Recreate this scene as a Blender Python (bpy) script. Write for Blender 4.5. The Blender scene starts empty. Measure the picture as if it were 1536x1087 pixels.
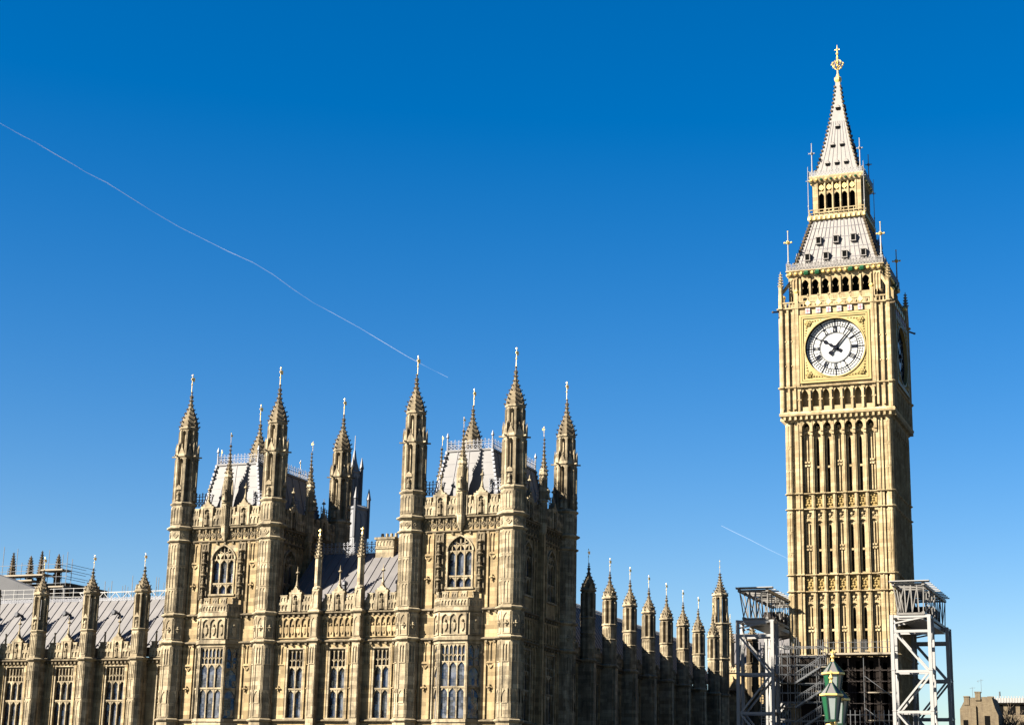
import bpy, math, random
from mathutils import Matrix, Vector
R = math.radians
rnd = random.Random(7)
scene = bpy.context.scene
COL = scene.collection

# ------------------------------------------------------------------ camera
CAM = Vector((64.08, -159.445, 1.87)); YAW, PIT, ROL, F = -0.3848, 0.2550, 0.0221, 2572.5
fwd = Vector((math.sin(YAW)*math.cos(PIT), math.cos(YAW)*math.cos(PIT), math.sin(PIT)))
rgt = Vector((math.cos(YAW), -math.sin(YAW), 0)); up = rgt.cross(fwd)
r2 = rgt*math.cos(ROL)+up*math.sin(ROL); u2 = -rgt*math.sin(ROL)+up*math.cos(ROL)
cd = bpy.data.cameras.new("camera"); cam = bpy.data.objects.new("camera", cd); COL.objects.link(cam)
cam.matrix_world = Matrix(((r2.x, u2.x, -fwd.x, CAM.x), (r2.y, u2.y, -fwd.y, CAM.y), (r2.z, u2.z, -fwd.z, CAM.z), (0, 0, 0, 1)))
cd.sensor_width = 36; cd.lens = 36*F/1536; cd.clip_start = 0.1; cd.clip_end = 30000
scene.camera = cam

# ------------------------------------------------------------------ light
LD = Vector((0.98, 1.0, -0.90)).normalized()          # way the sunlight travels
el = math.asin(-LD.z); az = math.atan2(-LD.x, -LD.y)   # towards the sun, from +y clockwise
sd = bpy.data.lights.new("sun", 'SUN'); so = bpy.data.objects.new("sun", sd); COL.objects.link(so)
so.rotation_euler = LD.to_track_quat('-Z', 'Y').to_euler()
sd.energy = 5.0; sd.angle = R(0.53); sd.color = (1.0, 0.93, 0.80)
w = bpy.data.worlds.new("World"); scene.world = w; w.use_nodes = True
nt = w.node_tree; nt.nodes.clear()
sky = nt.nodes.new("ShaderNodeTexSky"); sky.sky_type = 'NISHITA'; sky.sun_disc = False
sky.sun_elevation = el; sky.sun_rotation = az; sky.air_density = 1.0; sky.dust_density = 0.3; sky.ozone_density = 1.0
hsv = nt.nodes.new("ShaderNodeHueSaturation"); hsv.inputs['Saturation'].default_value = 1.62; hsv.inputs['Value'].default_value = 0.36
bg = nt.nodes.new("ShaderNodeBackground"); bg.inputs[1].default_value = 0.052
ow = nt.nodes.new("ShaderNodeOutputWorld")
nt.links.new(sky.outputs[0], hsv.inputs['Color']); tint = nt.nodes.new('ShaderNodeMix'); tint.data_type = 'RGBA'; tint.blend_type = 'MULTIPLY'; tint.inputs[0].default_value = 1.0; tint.inputs[7].default_value = (0.92, 0.93, 1.10, 1)
nt.links.new(hsv.outputs[0], tint.inputs[6]); nt.links.new(tint.outputs[2], bg.inputs[0]); nt.links.new(bg.outputs[0], ow.inputs[0])
vs = scene.view_settings; vs.view_transform = 'Standard'; vs.look = 'None'; vs.exposure = 2.85; vs.gamma = 1.0
scene.cycles.max_bounces = 5; scene.cycles.diffuse_bounces = 1

# ------------------------------------------------------------------ materials
def newmat(name):
    m = bpy.data.materials.new(name); m.use_nodes = True
    return m, m.node_tree, m.node_tree.nodes['Principled BSDF']
def simple(name, col, rough=0.7, metal=0.0, var=0.12, scale=1.5, spec=0.3):
    m, t, b = newmat(name)
    g = t.nodes.new("ShaderNodeNewGeometry"); n = t.nodes.new("ShaderNodeTexNoise"); n.inputs['Scale'].default_value = scale; n.inputs['Detail'].default_value = 5
    t.links.new(g.outputs['Position'], n.inputs['Vector'])
    mx = t.nodes.new("ShaderNodeMix"); mx.data_type = 'RGBA'
    mx.inputs[6].default_value = (*[c*(1-var*2) for c in col], 1); mx.inputs[7].default_value = (*[min(1, c*(1+var)) for c in col], 1)
    t.links.new(n.outputs[0], mx.inputs[0]); t.links.new(mx.outputs[2], b.inputs['Base Color'])
    b.inputs['Roughness'].default_value = rough; b.inputs['Metallic'].default_value = metal
    b.inputs['Specular IOR Level'].default_value = spec
    return m
def stone(name, c1, c2, dirt, amt, bw=0.95, rh=0.36, bump=0.25):
    m, t, b = newmat(name); N = t.nodes.new; L = t.links.new
    g = N("ShaderNodeNewGeometry"); sp = N("ShaderNodeSeparateXYZ"); L(g.outputs['Position'], sp.inputs[0])
    a = N("ShaderNodeMath"); a.operation = 'MULTIPLY_ADD'; a.inputs[1].default_value = 1.37; L(sp.outputs[1], a.inputs[0]); L(sp.outputs[0], a.inputs[2])
    cb = N("ShaderNodeCombineXYZ"); L(a.outputs[0], cb.inputs[0]); L(sp.outputs[2], cb.inputs[1])
    br = N("ShaderNodeTexBrick"); br.inputs['Scale'].default_value = 1.0; br.inputs['Brick Width'].default_value = bw; br.inputs['Row Height'].default_value = rh
    br.inputs['Mortar Size'].default_value = 0.012; br.inputs['Bias'].default_value = 0.0
    br.inputs['Color1'].default_value = (*c1, 1); br.inputs['Color2'].default_value = (*c2, 1); br.inputs['Mortar'].default_value = (*[x*0.55 for x in c1], 1)
    L(cb.outputs[0], br.inputs['Vector'])
    # broad and streaky weathering
    n1 = N("ShaderNodeTexNoise"); n1.inputs['Scale'].default_value = 0.45; n1.inputs['Detail'].default_value = 6; n1.inputs['Roughness'].default_value = 0.65; L(g.outputs['Position'], n1.inputs['Vector'])
    mp = N("ShaderNodeMapping"); mp.inputs['Scale'].default_value = (2.2, 2.2, 0.28); L(g.outputs['Position'], mp.inputs['Vector'])
    n2 = N("ShaderNodeTexNoise"); n2.inputs['Scale'].default_value = 1.0; n2.inputs['Detail'].default_value = 5; L(mp.outputs[0], n2.inputs['Vector'])
    n3 = N("ShaderNodeTexNoise"); n3.inputs['Scale'].default_value = 7.0; n3.inputs['Detail'].default_value = 4; L(g.outputs['Position'], n3.inputs['Vector'])
    ad = N("ShaderNodeMath"); ad.operation = 'MULTIPLY'; L(n1.outputs[0], ad.inputs[0]); L(n2.outputs[0], ad.inputs[1])
    ad2 = N("ShaderNodeMath"); ad2.operation = 'MULTIPLY_ADD'; ad2.inputs[1].default_value = 0.22; L(n3.outputs[0], ad2.inputs[0]); L(ad.outputs[0], ad2.inputs[2])
    cr = N("ShaderNodeMapRange"); cr.inputs[1].default_value = 0.30; cr.inputs[2].default_value = 0.52; cr.inputs[3].default_value = 0.0; cr.inputs[4].default_value = amt; L(ad2.outputs[0], cr.inputs[0])
    mx = N("ShaderNodeMix"); mx.data_type = 'RGBA'; L(cr.outputs[0], mx.inputs[0]); L(br.outputs[0], mx.inputs[6]); mx.inputs[7].default_value = (*dirt, 1)
    L(mx.outputs[2], b.inputs['Base Color']); b.inputs['Roughness'].default_value = 0.9; b.inputs['Specular IOR Level'].default_value = 0.15
    bp_ = N("ShaderNodeBump"); bp_.inputs['Strength'].default_value = bump; bp_.inputs['Distance'].default_value = 0.05; L(n3.outputs[0], bp_.inputs['Height']); L(bp_.outputs[0], b.inputs['Normal'])
    return m
M = {}
M['stone'] = stone('palace limestone', (0.212, 0.172, 0.112), (0.108, 0.084, 0.052), (0.030, 0.025, 0.018), 0.8, 1.2, 0.42)
M['ashlar'] = stone('golden ashlar', (0.215, 0.158, 0.084), (0.105, 0.075, 0.038), (0.038, 0.029, 0.018), 0.66, 1.2, 0.42)
M['dark'] = stone('sooty limestone', (0.056, 0.041, 0.023), (0.044, 0.031, 0.017), (0.012, 0.008, 0.005), 0.8)
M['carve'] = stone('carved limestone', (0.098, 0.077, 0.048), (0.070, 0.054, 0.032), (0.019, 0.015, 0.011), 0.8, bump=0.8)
M['ben'] = stone('cleaned limestone', (0.228, 0.180, 0.104), (0.155, 0.116, 0.062), (0.072, 0.049, 0.024), 0.74, 1.25, 0.45)
M['benpanel'] = stone('gilded carved panel', (0.162, 0.117, 0.046), (0.141, 0.098, 0.035), (0.056, 0.037, 0.013), 0.6, bump=0.8)
M['gold'] = simple('gilding', (0.502, 0.355, 0.122), 0.42, 0.55, 0.1, 6)
M['dialgold'] = simple('gilded dial surround', (0.157, 0.116, 0.039), 0.55, 0.15, 0.12, 3)
M['lead'] = simple('lead roof', (0.064, 0.059, 0.058), 0.6, 0.0, 0.2, 0.7)
M['seam'] = simple('lead roll', (0.067, 0.062, 0.067), 0.6)
M['iron'] = simple('dark iron', (0.025, 0.025, 0.03), 0.5)
M['ironroof'] = simple('painted iron roof', (0.100, 0.090, 0.082), 0.55, 0.0, 0.16, 1.6)
M['ironcrest'] = simple('grey painted cresting', (0.109, 0.109, 0.122), 0.5)
M['white'] = simple('white painted steel', (0.146, 0.140, 0.134), 0.45, 0, 0.08, 2.0)
M['steel'] = simple('weathered steel', (0.085, 0.078, 0.070), 0.5, 0.0, 0.35, 1.5)
M['darkgreen'] = simple('dark green paint', (0.006, 0.022, 0.013), 0.35)
M['tube'] = simple('galvanised tube', (0.058, 0.059, 0.062), 0.4, 0.4)
M['board'] = simple('scaffold board', (0.128, 0.106, 0.076), 0.8)
M['rust'] = simple('dark steel', (0.014, 0.011, 0.010), 0.8, spec=0.1)  # near-black carries the shade over the tower-foot scaffold tubes
M['opal'] = simple('opal glass', (0.233, 0.232, 0.225), 0.3, 0, 0.02, 4)
M['black'] = simple('black dial iron', (0.004, 0.0045, 0.008), 0.9, spec=0.05)
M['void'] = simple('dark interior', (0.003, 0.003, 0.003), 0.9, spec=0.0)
M['green'] = simple('green paint', (0.003, 0.033, 0.012), 0.35)
M['red'] = simple('red paint', (0.207, 0.009, 0.032), 0.5)
M['shield'] = simple('white shield', (0.180, 0.171, 0.164), 0.5)
M['net'] = simple('debris netting', (0.011, 0.009, 0.008), 0.95, 0, 0.3, 0.8, 0.0)  # netting colour darkened to hold the shade cast by the left gantry
M['sheet'] = simple('grey roof sheeting', (0.033, 0.033, 0.036), 0.8, 0, 0.2, 0.4)
M['lamp glass'] = simple('lantern glass', (0.122, 0.137, 0.130), 0.12, 0, 0.1, 3, 0.6)
M['brick'] = stone('buff brick', (0.092, 0.072, 0.045), (0.072, 0.054, 0.032), (0.032, 0.023, 0.016), 0.7, 0.45, 0.15)
M['bark'] = simple('bare bark', (0.064, 0.046, 0.029), 0.9)
M['water'] = simple('river water', (0.05, 0.06, 0.05), 0.12, 0, 0.1, 0.2, 0.5)
M['paving'] = simple('paving', (0.029, 0.027, 0.024), 0.9, 0, 0.15, 0.3)
M['asphalt'] = simple('asphalt', (0.030, 0.030, 0.031), 0.9, 0, 0.2, 3)
M['paleblue'] = simple('pale painted metal', (0.091, 0.091, 0.095), 0.5, 0, 0.06, 1)
def glassmat():
    m, t, b = newmat('leaded glass'); N = t.nodes.new; L = t.links.new
    g = N("ShaderNodeNewGeometry"); sp = N("ShaderNodeSeparateXYZ"); L(g.outputs['Position'], sp.inputs[0])
    a = N("ShaderNodeMath"); L(sp.outputs[0], a.inputs[0]); L(sp.outputs[1], a.inputs[1])
    cb = N("ShaderNodeCombineXYZ"); L(a.outputs[0], cb.inputs[0]); L(sp.outputs[2], cb.inputs[1])
    br = N("ShaderNodeTexBrick"); br.offset = 0; br.inputs['Scale'].default_value = 1; br.inputs['Brick Width'].default_value = 0.22; br.inputs['Row Height'].default_value = 0.30; br.inputs['Mortar Size'].default_value = 0.014
    br.inputs['Color1'].default_value = (0.012, 0.013, 0.016, 1); br.inputs['Color2'].default_value = (0.035, 0.037, 0.045, 1); br.inputs['Mortar'].default_value = (0.006, 0.006, 0.006, 1)
    L(cb.outputs[0], br.inputs['Vector'])
    n = N("ShaderNodeTexNoise"); n.inputs['Scale'].default_value = 0.9; n.inputs['Detail'].default_value = 1; L(g.outputs['Position'], n.inputs['Vector'])
    mr = N("ShaderNodeMapRange"); mr.inputs[1].default_value = 0.54; mr.inputs[2].default_value = 0.60; L(n.outputs[0], mr.inputs[0])
    mx = N("ShaderNodeMix"); mx.data_type = 'RGBA'; L(mr.outputs[0], mx.inputs[0]); L(br.outputs[0], mx.inputs[6]); mx.inputs[7].default_value = (0.045, 0.048, 0.056, 1)
    L(mx.outputs[2], b.inputs['Base Color']); b.inputs['Roughness'].default_value = 0.12; b.inputs['Specular IOR Level'].default_value = 0.7
    n2 = N("ShaderNodeTexNoise"); n2.inputs['Scale'].default_value = 5.0; L(g.outputs['Position'], n2.inputs['Vector'])
    sc_ = N("ShaderNodeVectorMath"); sc_.operation = 'MULTIPLY'; sc_.inputs[1].default_value = (1/.44, 1/.60, 1); L(cb.outputs[0], sc_.inputs[0])
    fl = N("ShaderNodeVectorMath"); fl.operation = 'FLOOR'; L(sc_.outputs[0], fl.inputs[0]); wn = N("ShaderNodeTexWhiteNoise"); L(fl.outputs[0], wn.inputs['Vector'])
    sb = N("ShaderNodeVectorMath"); sb.operation = 'SUBTRACT'; sb.inputs[1].default_value = (.5, .5, .5); L(wn.outputs['Color'], sb.inputs[0])
    ml = N("ShaderNodeVectorMath"); ml.operation = 'SCALE'; ml.inputs['Scale'].default_value = .3; L(sb.outputs[0], ml.inputs[0])
    an = N("ShaderNodeVectorMath"); L(ml.outputs[0], an.inputs[0]); L(g.outputs['Normal'], an.inputs[1]); nn = N("ShaderNodeVectorMath"); nn.operation = 'NORMALIZE'; L(an.outputs[0], nn.inputs[0])
    bm = N("ShaderNodeBump"); L(nn.outputs[0], bm.inputs['Normal']); bm.inputs['Strength'].default_value = 0.3; bm.inputs['Distance'].default_value = 0.06; L(n2.outputs[0], bm.inputs['Height']); L(bm.outputs[0], b.inputs['Normal'])
    return m
M['glass'] = glassmat()

# ------------------------------------------------------------------ mesh builder
C8 = math.cos(math.pi/8)
def T(x=0, y=0, z=0, rz=0):
    return Matrix.Translation((x, y, z)) @ Matrix.Rotation(rz, 4, 'Z')
class MB:
    def __init__(s): s.v = []; s.f = []; s.mi = []; s.st = [None]; s.k = 0
    def push(s, m): s.st.append(m if s.st[-1] is None else s.st[-1] @ m)
    def pop(s): s.st.pop()
    def mat(s, k): s.k = k
    def add(s, vs, fs):
        m = s.st[-1]; o = len(s.v)
        if m is None: s.v.extend(vs)
        else: s.v.extend([tuple(m @ Vector(p)) for p in vs])
        s.f.extend([tuple(i+o for i in f) for f in fs]); s.mi.extend([s.k]*len(fs))
    def box(s, x0, x1, y0, y1, z0, z1):
        s.add([(x0, y0, z0), (x1, y0, z0), (x1, y1, z0), (x0, y1, z0), (x0, y0, z1), (x1, y0, z1), (x1, y1, z1), (x0, y1, z1)],
              [(3, 2, 1, 0), (4, 5, 6, 7), (0, 1, 5, 4), (1, 2, 6, 5), (2, 3, 7, 6), (3, 0, 4, 7)])
    def rings(s, prof, n=8, cx=0, cy=0, rot=None, cap=True):
        """stack of n-gons: prof = [(apothem, z)...]"""
        if rot is None: rot = math.pi/n
        q = 1/math.cos(math.pi/n); vs = []; fs = []
        for (a, z) in prof:
            for i in range(n):
                t = rot+2*math.pi*i/n - math.pi/2
                vs.append((cx+a*q*math.cos(t), cy+a*q*math.sin(t), z))
        for j in range(len(prof)-1):
            for i in range(n):
                i2 = (i+1) % n
                fs.append((j*n+i, j*n+i2, (j+1)*n+i2, (j+1)*n+i))
        if cap:
            fs.append(tuple(range(n-1, -1, -1))); o = (len(prof)-1)*n; fs.append(tuple(range(o, o+n)))
        s.add(vs, fs)
    def ext(s, poly, y0, y1):
        """extrude a polygon given in (x,z), counter-clockwise seen from -y"""
        n = len(poly)
        vs = [(x, y0, z) for x, z in poly]+[(x, y1, z) for x, z in poly]
        fs = [tuple(range(n)), tuple(range(2*n-1, n-1, -1))]+[(i, i+n, (i+1) % n+n, (i+1) % n) for i in range(n)]
        s.add(vs, fs)
    def bar(s, p, q, w, d=None):
        p = Vector(p); q = Vector(q); d = d or w
        t = (q-p)
        if t.length < 1e-6: return
        t.normalize(); a = Vector((0, 0, 1)) if abs(t.z) < 0.95 else Vector((0, 1, 0))
        r = t.cross(a).normalized()*(w/2); u = r.cross(t).normalized()*(d/2)
        vs = [tuple(e+x) for e in (p, q) for x in (-r-u, r-u, r+u, -r+u)]
        s.add(vs, [(3, 2, 1, 0), (4, 5, 6, 7), (0, 1, 5, 4), (1, 2, 6, 5), (2, 3, 7, 6), (3, 0, 4, 7)])
    def ball(s, c, r, n=6):
        prof = [(max(0.001, r*math.sin(math.pi*i/4)), c[2]-r*math.cos(math.pi*i/4)) for i in range(5)]
        s.rings(prof, n, c[0], c[1], cap=False)
    def spandrels(s, x0, x1, zs, zt, y0, y1, n=5, gap=0.06):
        """the two corner pieces above a pointed arch: springing zs, top of panel zt"""
        w_ = x1-x0; h = zt-gap-zs; pts = []
        for i in range(n+1):
            th = R(60)*i/n
            pts.append((x1-w_*math.cos(th), zs+h*math.sin(th)/math.sin(R(60))))
        xm = (x0+x1)/2
        left = [(x0, zt)]+pts[:-1]+[(xm, zt-gap)]+[(xm, zt)]
        right = [(x0+x1-x, z) for x, z in left][::-1]
        s.ext(left, y0, y1); s.ext(right, y0, y1)
    def panels(s, x0, x1, z0, z1, n, y, d, mw=0.09, hh=None, sill=0.08):
        """blind lancets on a wall face at y, d proud"""
        w_ = (x1-x0-mw)/n; hh = hh or min(w_*1.0, (z1-z0)*0.4)
        s.box(x0, x1, y-d, y, z0, z0+sill); s.box(x0, x1, y-d, y, z1-sill, z1)
        for i in range(n+1):
            xa = x0+i*w_; s.box(xa, xa+mw, y-d, y, z0+sill, z1-sill)
            if i < n: s.spandrels(xa+mw, xa+w_, z1-sill-hh, z1-sill, y-d, y, 3, 0.03)
    def build(s, name, mats, parent=None, loc=(0, 0, 0), rz=0, smooth=False):
        me = bpy.data.meshes.new(name); me.from_pydata(s.v, [], s.f)
        for m in (mats if isinstance(mats, (list, tuple)) else [mats]): me.materials.append(M[m])
        me.polygons.foreach_set('material_index', s.mi)
        if smooth: me.polygons.foreach_set('use_smooth', [True]*len(s.f))
        me.update()
        return link(name, me, parent, loc, rz)
def link(name, me, parent=None, loc=(0, 0, 0), rz=0):
    o = bpy.data.objects.new(name, me); COL.objects.link(o); o.parent = parent; o.location = loc; o.rotation_euler = (0, 0, rz)
    return o
def tag(o, label=None, cat=None, group=None, kind=None):
    for k, v in (('label', label), ('category', cat), ('group', group), ('kind', kind)):
        if v: o[k] = v
    return o
def empty(name, loc, label, cat, group=None):
    o = bpy.data.objects.new(name, None); COL.objects.link(o); o.location = loc; o.empty_display_size = 0.5
    return tag(o, label, cat, group)
def copy_tree(o, parent=None):
    c = o.copy(); COL.objects.link(c); c.parent = parent
    for ch in [x for x in bpy.data.objects if x.parent == o]: copy_tree(ch, c)
    return c
def again(o, loc, rz=None):
    """a copy of a part and its sub-parts under the same thing"""
    c = copy_tree(o, o.parent); c.location = loc
    if rz is not None: c.rotation_euler = (0, 0, rz)
    return c

# ------------------------------------------------------------------ gothic vocabulary
def string(mb, a, z, h=0.32, p=0.28, n=8):
    mb.rings([(a, z), (a+p*0.5, z+h*0.2), (a+p, z+h*0.45), (a+p, z+h*0.72), (a+0.02, z+h)], n)
def hstring(mb, x0, x1, y, z, h=0.32, p=0.28, boss=0):
    mb.add([(x0, y, z), (x0, y-p*0.6, z+h*0.3), (x0, y-p, z+h*0.45), (x0, y-p, z+h*0.72), (x0, y, z+h),
            (x1, y, z), (x1, y-p*0.6, z+h*0.3), (x1, y-p, z+h*0.45), (x1, y-p, z+h*0.72), (x1, y, z+h)],
           [(0, 1, 6, 5), (1, 2, 7, 6), (2, 3, 8, 7), (3, 4, 9, 8), (4, 3, 2, 1, 0), (5, 6, 7, 8, 9)])
    if boss:
        n = max(1, int((x1-x0)/boss)); st = (x1-x0)/n
        for i in range(n):
            xc = x0+(i+0.5)*st; mb.box(xc-0.11, xc+0.11, y-p*0.85, y, z-0.16, z+0.06)
def crocket_spire(mb, prof, n=8, step=0.5, size=0.13, z0=None):
    """tapering n-gon with leafy knobs up its ridges"""
    mb.rings(prof, n); mb.mat(1)
    q = 1/math.cos(math.pi/n); zt = prof[-1][1]; z = (z0 if z0 is not None else prof[0][1])+0.1; j = 0
    while z < zt-0.15:
        for (a0, za), (a1, zb) in zip(prof, prof[1:]):
            if za <= z <= zb and zb > za:
                a = a0+(a1-a0)*(z-za)/(zb-za); break
        s = size*(0.6+0.5*min(1, a/max(p[0] for p in prof)))
        for i in range(n):
            t = math.pi/n+2*math.pi*i/n-math.pi/2
            c, sn = math.cos(t), math.sin(t); rr = a*q
            mb.push(T(c*rr, sn*rr, z, t)); mb.box(-s*0.4, s*1.0, -s*0.32, s*0.32, -s*0.4, s*0.3); mb.box(s*0.5, s*1.4, -s*0.36, s*0.36, s*0.1, s*0.7); mb.pop()
        z += step; j += 1
    mb.mat(0)
def knop(mb, z, r):
    mb.rings([(r*0.4, z-r*0.6), (r, z-r*0.15), (r, z+r*0.2), (r*0.35, z+r*0.7)], 8)
def vane(parent, z, h, s=1.0, loc=(0, 0, 0)):
    """gilded rod with a crown and small flag"""
    mb = MB(); mb.rings([(0.026*s, 0), (0.014*s, h)], 6)
    mb.rings([(0.04*s, h*0.38), (0.08*s, h*0.42), (0.04*s, h*0.46)], 6)
    mb.box(-0.012, 0.012, 0, 0.30*s, h*0.60, h*0.82); mb.box(-0.012, 0.012, -0.14*s, 0, h*0.66, h*0.76)
    mb.rings([(0.07*s, h*0.9), (0.05*s, h*0.95), (0.01, h)], 6)
    return mb.build('weather_vane', 'gold', parent, (loc[0], loc[1], z), rnd.uniform(-.6, .6))
def figure(mb, h=1.3):
    """robed statue"""
    mb.rings([(0.22*h, 0), (0.20*h, .1*h), (0.15*h, .45*h), (0.19*h, .72*h), (0.17*h, .8*h), (0.06*h, .85*h)], 8)
    mb.ball((0, 0, .92*h), .085*h, 8)
    mb.bar((-.15*h, -.04*h, .72*h), (-.10*h, -.2*h, .5*h), .08*h); mb.bar((.15*h, -.04*h, .72*h), (.05*h, -.2*h, .6*h), .08*h)
def finial(mb, z0, z1, r=0.1):
    mb.rings([(r*1.5, z0), (r*0.55, z0+(z1-z0)*0.35), (r*0.45, z0+(z1-z0)*0.6)], 6)
    z = z0+(z1-z0)*0.66
    mb.rings([(r*0.5, z-r*0.8), (r*1.8, z), (r*1.6, z+r), (r*0.5, z+r*1.8)], 6); mb.rings([(r*0.5, z+r*1.8), (r*0.15, z1)], 6)
def octopiers(mb, a, z0, z1, pw, pd, head=0.5):
    """open stage: eight corner shafts with little arched heads between"""
    ra = a/C8
    for i in range(8):
        t = math.pi/8+i*math.pi/4
        mb.push(T(0, 0, 0, t)); mb.box(-pw/2, pw/2, -ra-0.04, -ra+pd, z0, z1); mb.box(-pw*.3, pw*.3, -ra-0.12, -ra-0.04, z0, z1-0.1); mb.pop()
        mb.push(T(0, 0, 0, i*math.pi/4)); hw = a*math.tan(math.pi/8)-pw*.35
        mb.spandrels(-hw, hw, z1-head, z1, -a, -a+pd*.7, 4, 0.05)
        mb.pop()
def facets(mb, a, z0, z1, d=0.05, n=2, frac=0.86, sides=range(8), mw=0.085):
    hw = a*math.tan(math.pi/8)*frac
    for i in sides:
        mb.push(T(0, 0, 0, i*math.pi/4)); mb.panels(-hw, hw, z0, z1, n, -a, d, mw); mb.pop()
def parapet(mb, u0, u1, z, y, h=2.0, gables=(), gw=1.5, gh=3.0, step=1.25, gfin=1.7, pinn=()):
    """crenellated, panelled parapet in local coords, face at y, 0.35 thick, gabled niches at gables"""
    y1 = y+0.35; zs = z+h*0.56; zt = z+h
    cuts = sorted([u0, u1]+[g-gw/2 for g in gables]+[g+gw/2 for g in gables])
    for a, b in zip(cuts[::2], cuts[1::2]):
        if b-a < 0.3: continue
        mb.box(a, b, y, y1, z, zs-0.1); mb.box(a, b, y-0.08, y1+.03, zs-0.1, zs)
        n = max(1, round((b-a)/0.42)); mb.panels(a+.02, b-.02, z+0.04, zs-0.12, n, y, 0.09, 0.1)
        k = max(1, round((b-a)/step)); st = (b-a)/k
        for i in range(k):
            c = a+(i+0.5)*st; m_ = st*0.27
            mb.box(c-m_, c+m_, y, y1, zs, zt-0.09); mb.box(c-m_-.06, c+m_+.06, y-0.08, y1+.03, zt-0.09, zt)
            mb.panels(c-m_+.02, c+m_-.02, zs+.02, zt-.1, max(1, round(m_*2/.36)), y, 0.07, 0.08)
            mb.box(c-m_-.2, c-m_-.005, y+.02, y1-.03, zs, zs+(zt-zs)*.42); mb.box(c+m_+.005, c+m_+.2, y+.02, y1-.03, zs, zs+(zt-zs)*.42)
    for g in gables:
        hw = gw/2; zg = z+gh*0.78; za = z+gh
        mb.box(g-hw, g+hw, y+.12, y1, z, zg-0.3)
        for s_ in (-1, 1):
            xa = g+s_*(hw-.14); mb.box(xa-.14, xa+.14, y-.18, y+.12, z, zg-.3)
            xb = g+s_*(hw-.42); mb.box(xb-.05, xb+.05, y-.1, y+.12, z, zg-.5)
        mb.ext([(g-hw-.05, zg-.3), (g+hw+.05, zg-.3), (g+hw+.05, zg-.1), (g+hw*.72, zg-.1), (g+hw*.72, zg+.1), (g+hw*.45, zg+.1), (g, za), (g-hw*.45, zg+.1), (g-hw*.72, zg+.1), (g-hw*.72, zg-.1), (g-hw-.05, zg-.1)], y-.16, y1)
        mb.spandrels(g-hw+.3, g+hw-.3, zg-1.0, zg-.31, y-.12, y+.1, 4)
        mb.push(T(g, y+.1, 0)); finial(mb, za-.1, za+gfin, .11); mb.pop()
    for pz in pinn:
        mb.push(T(pz, y+.1, 0)); mb.rings([(.11, zs), (.09, zt+.7), (.05, zt+.95)], 6); mb.ball((0, 0, zt+1.0), .12); mb.pop()
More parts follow.
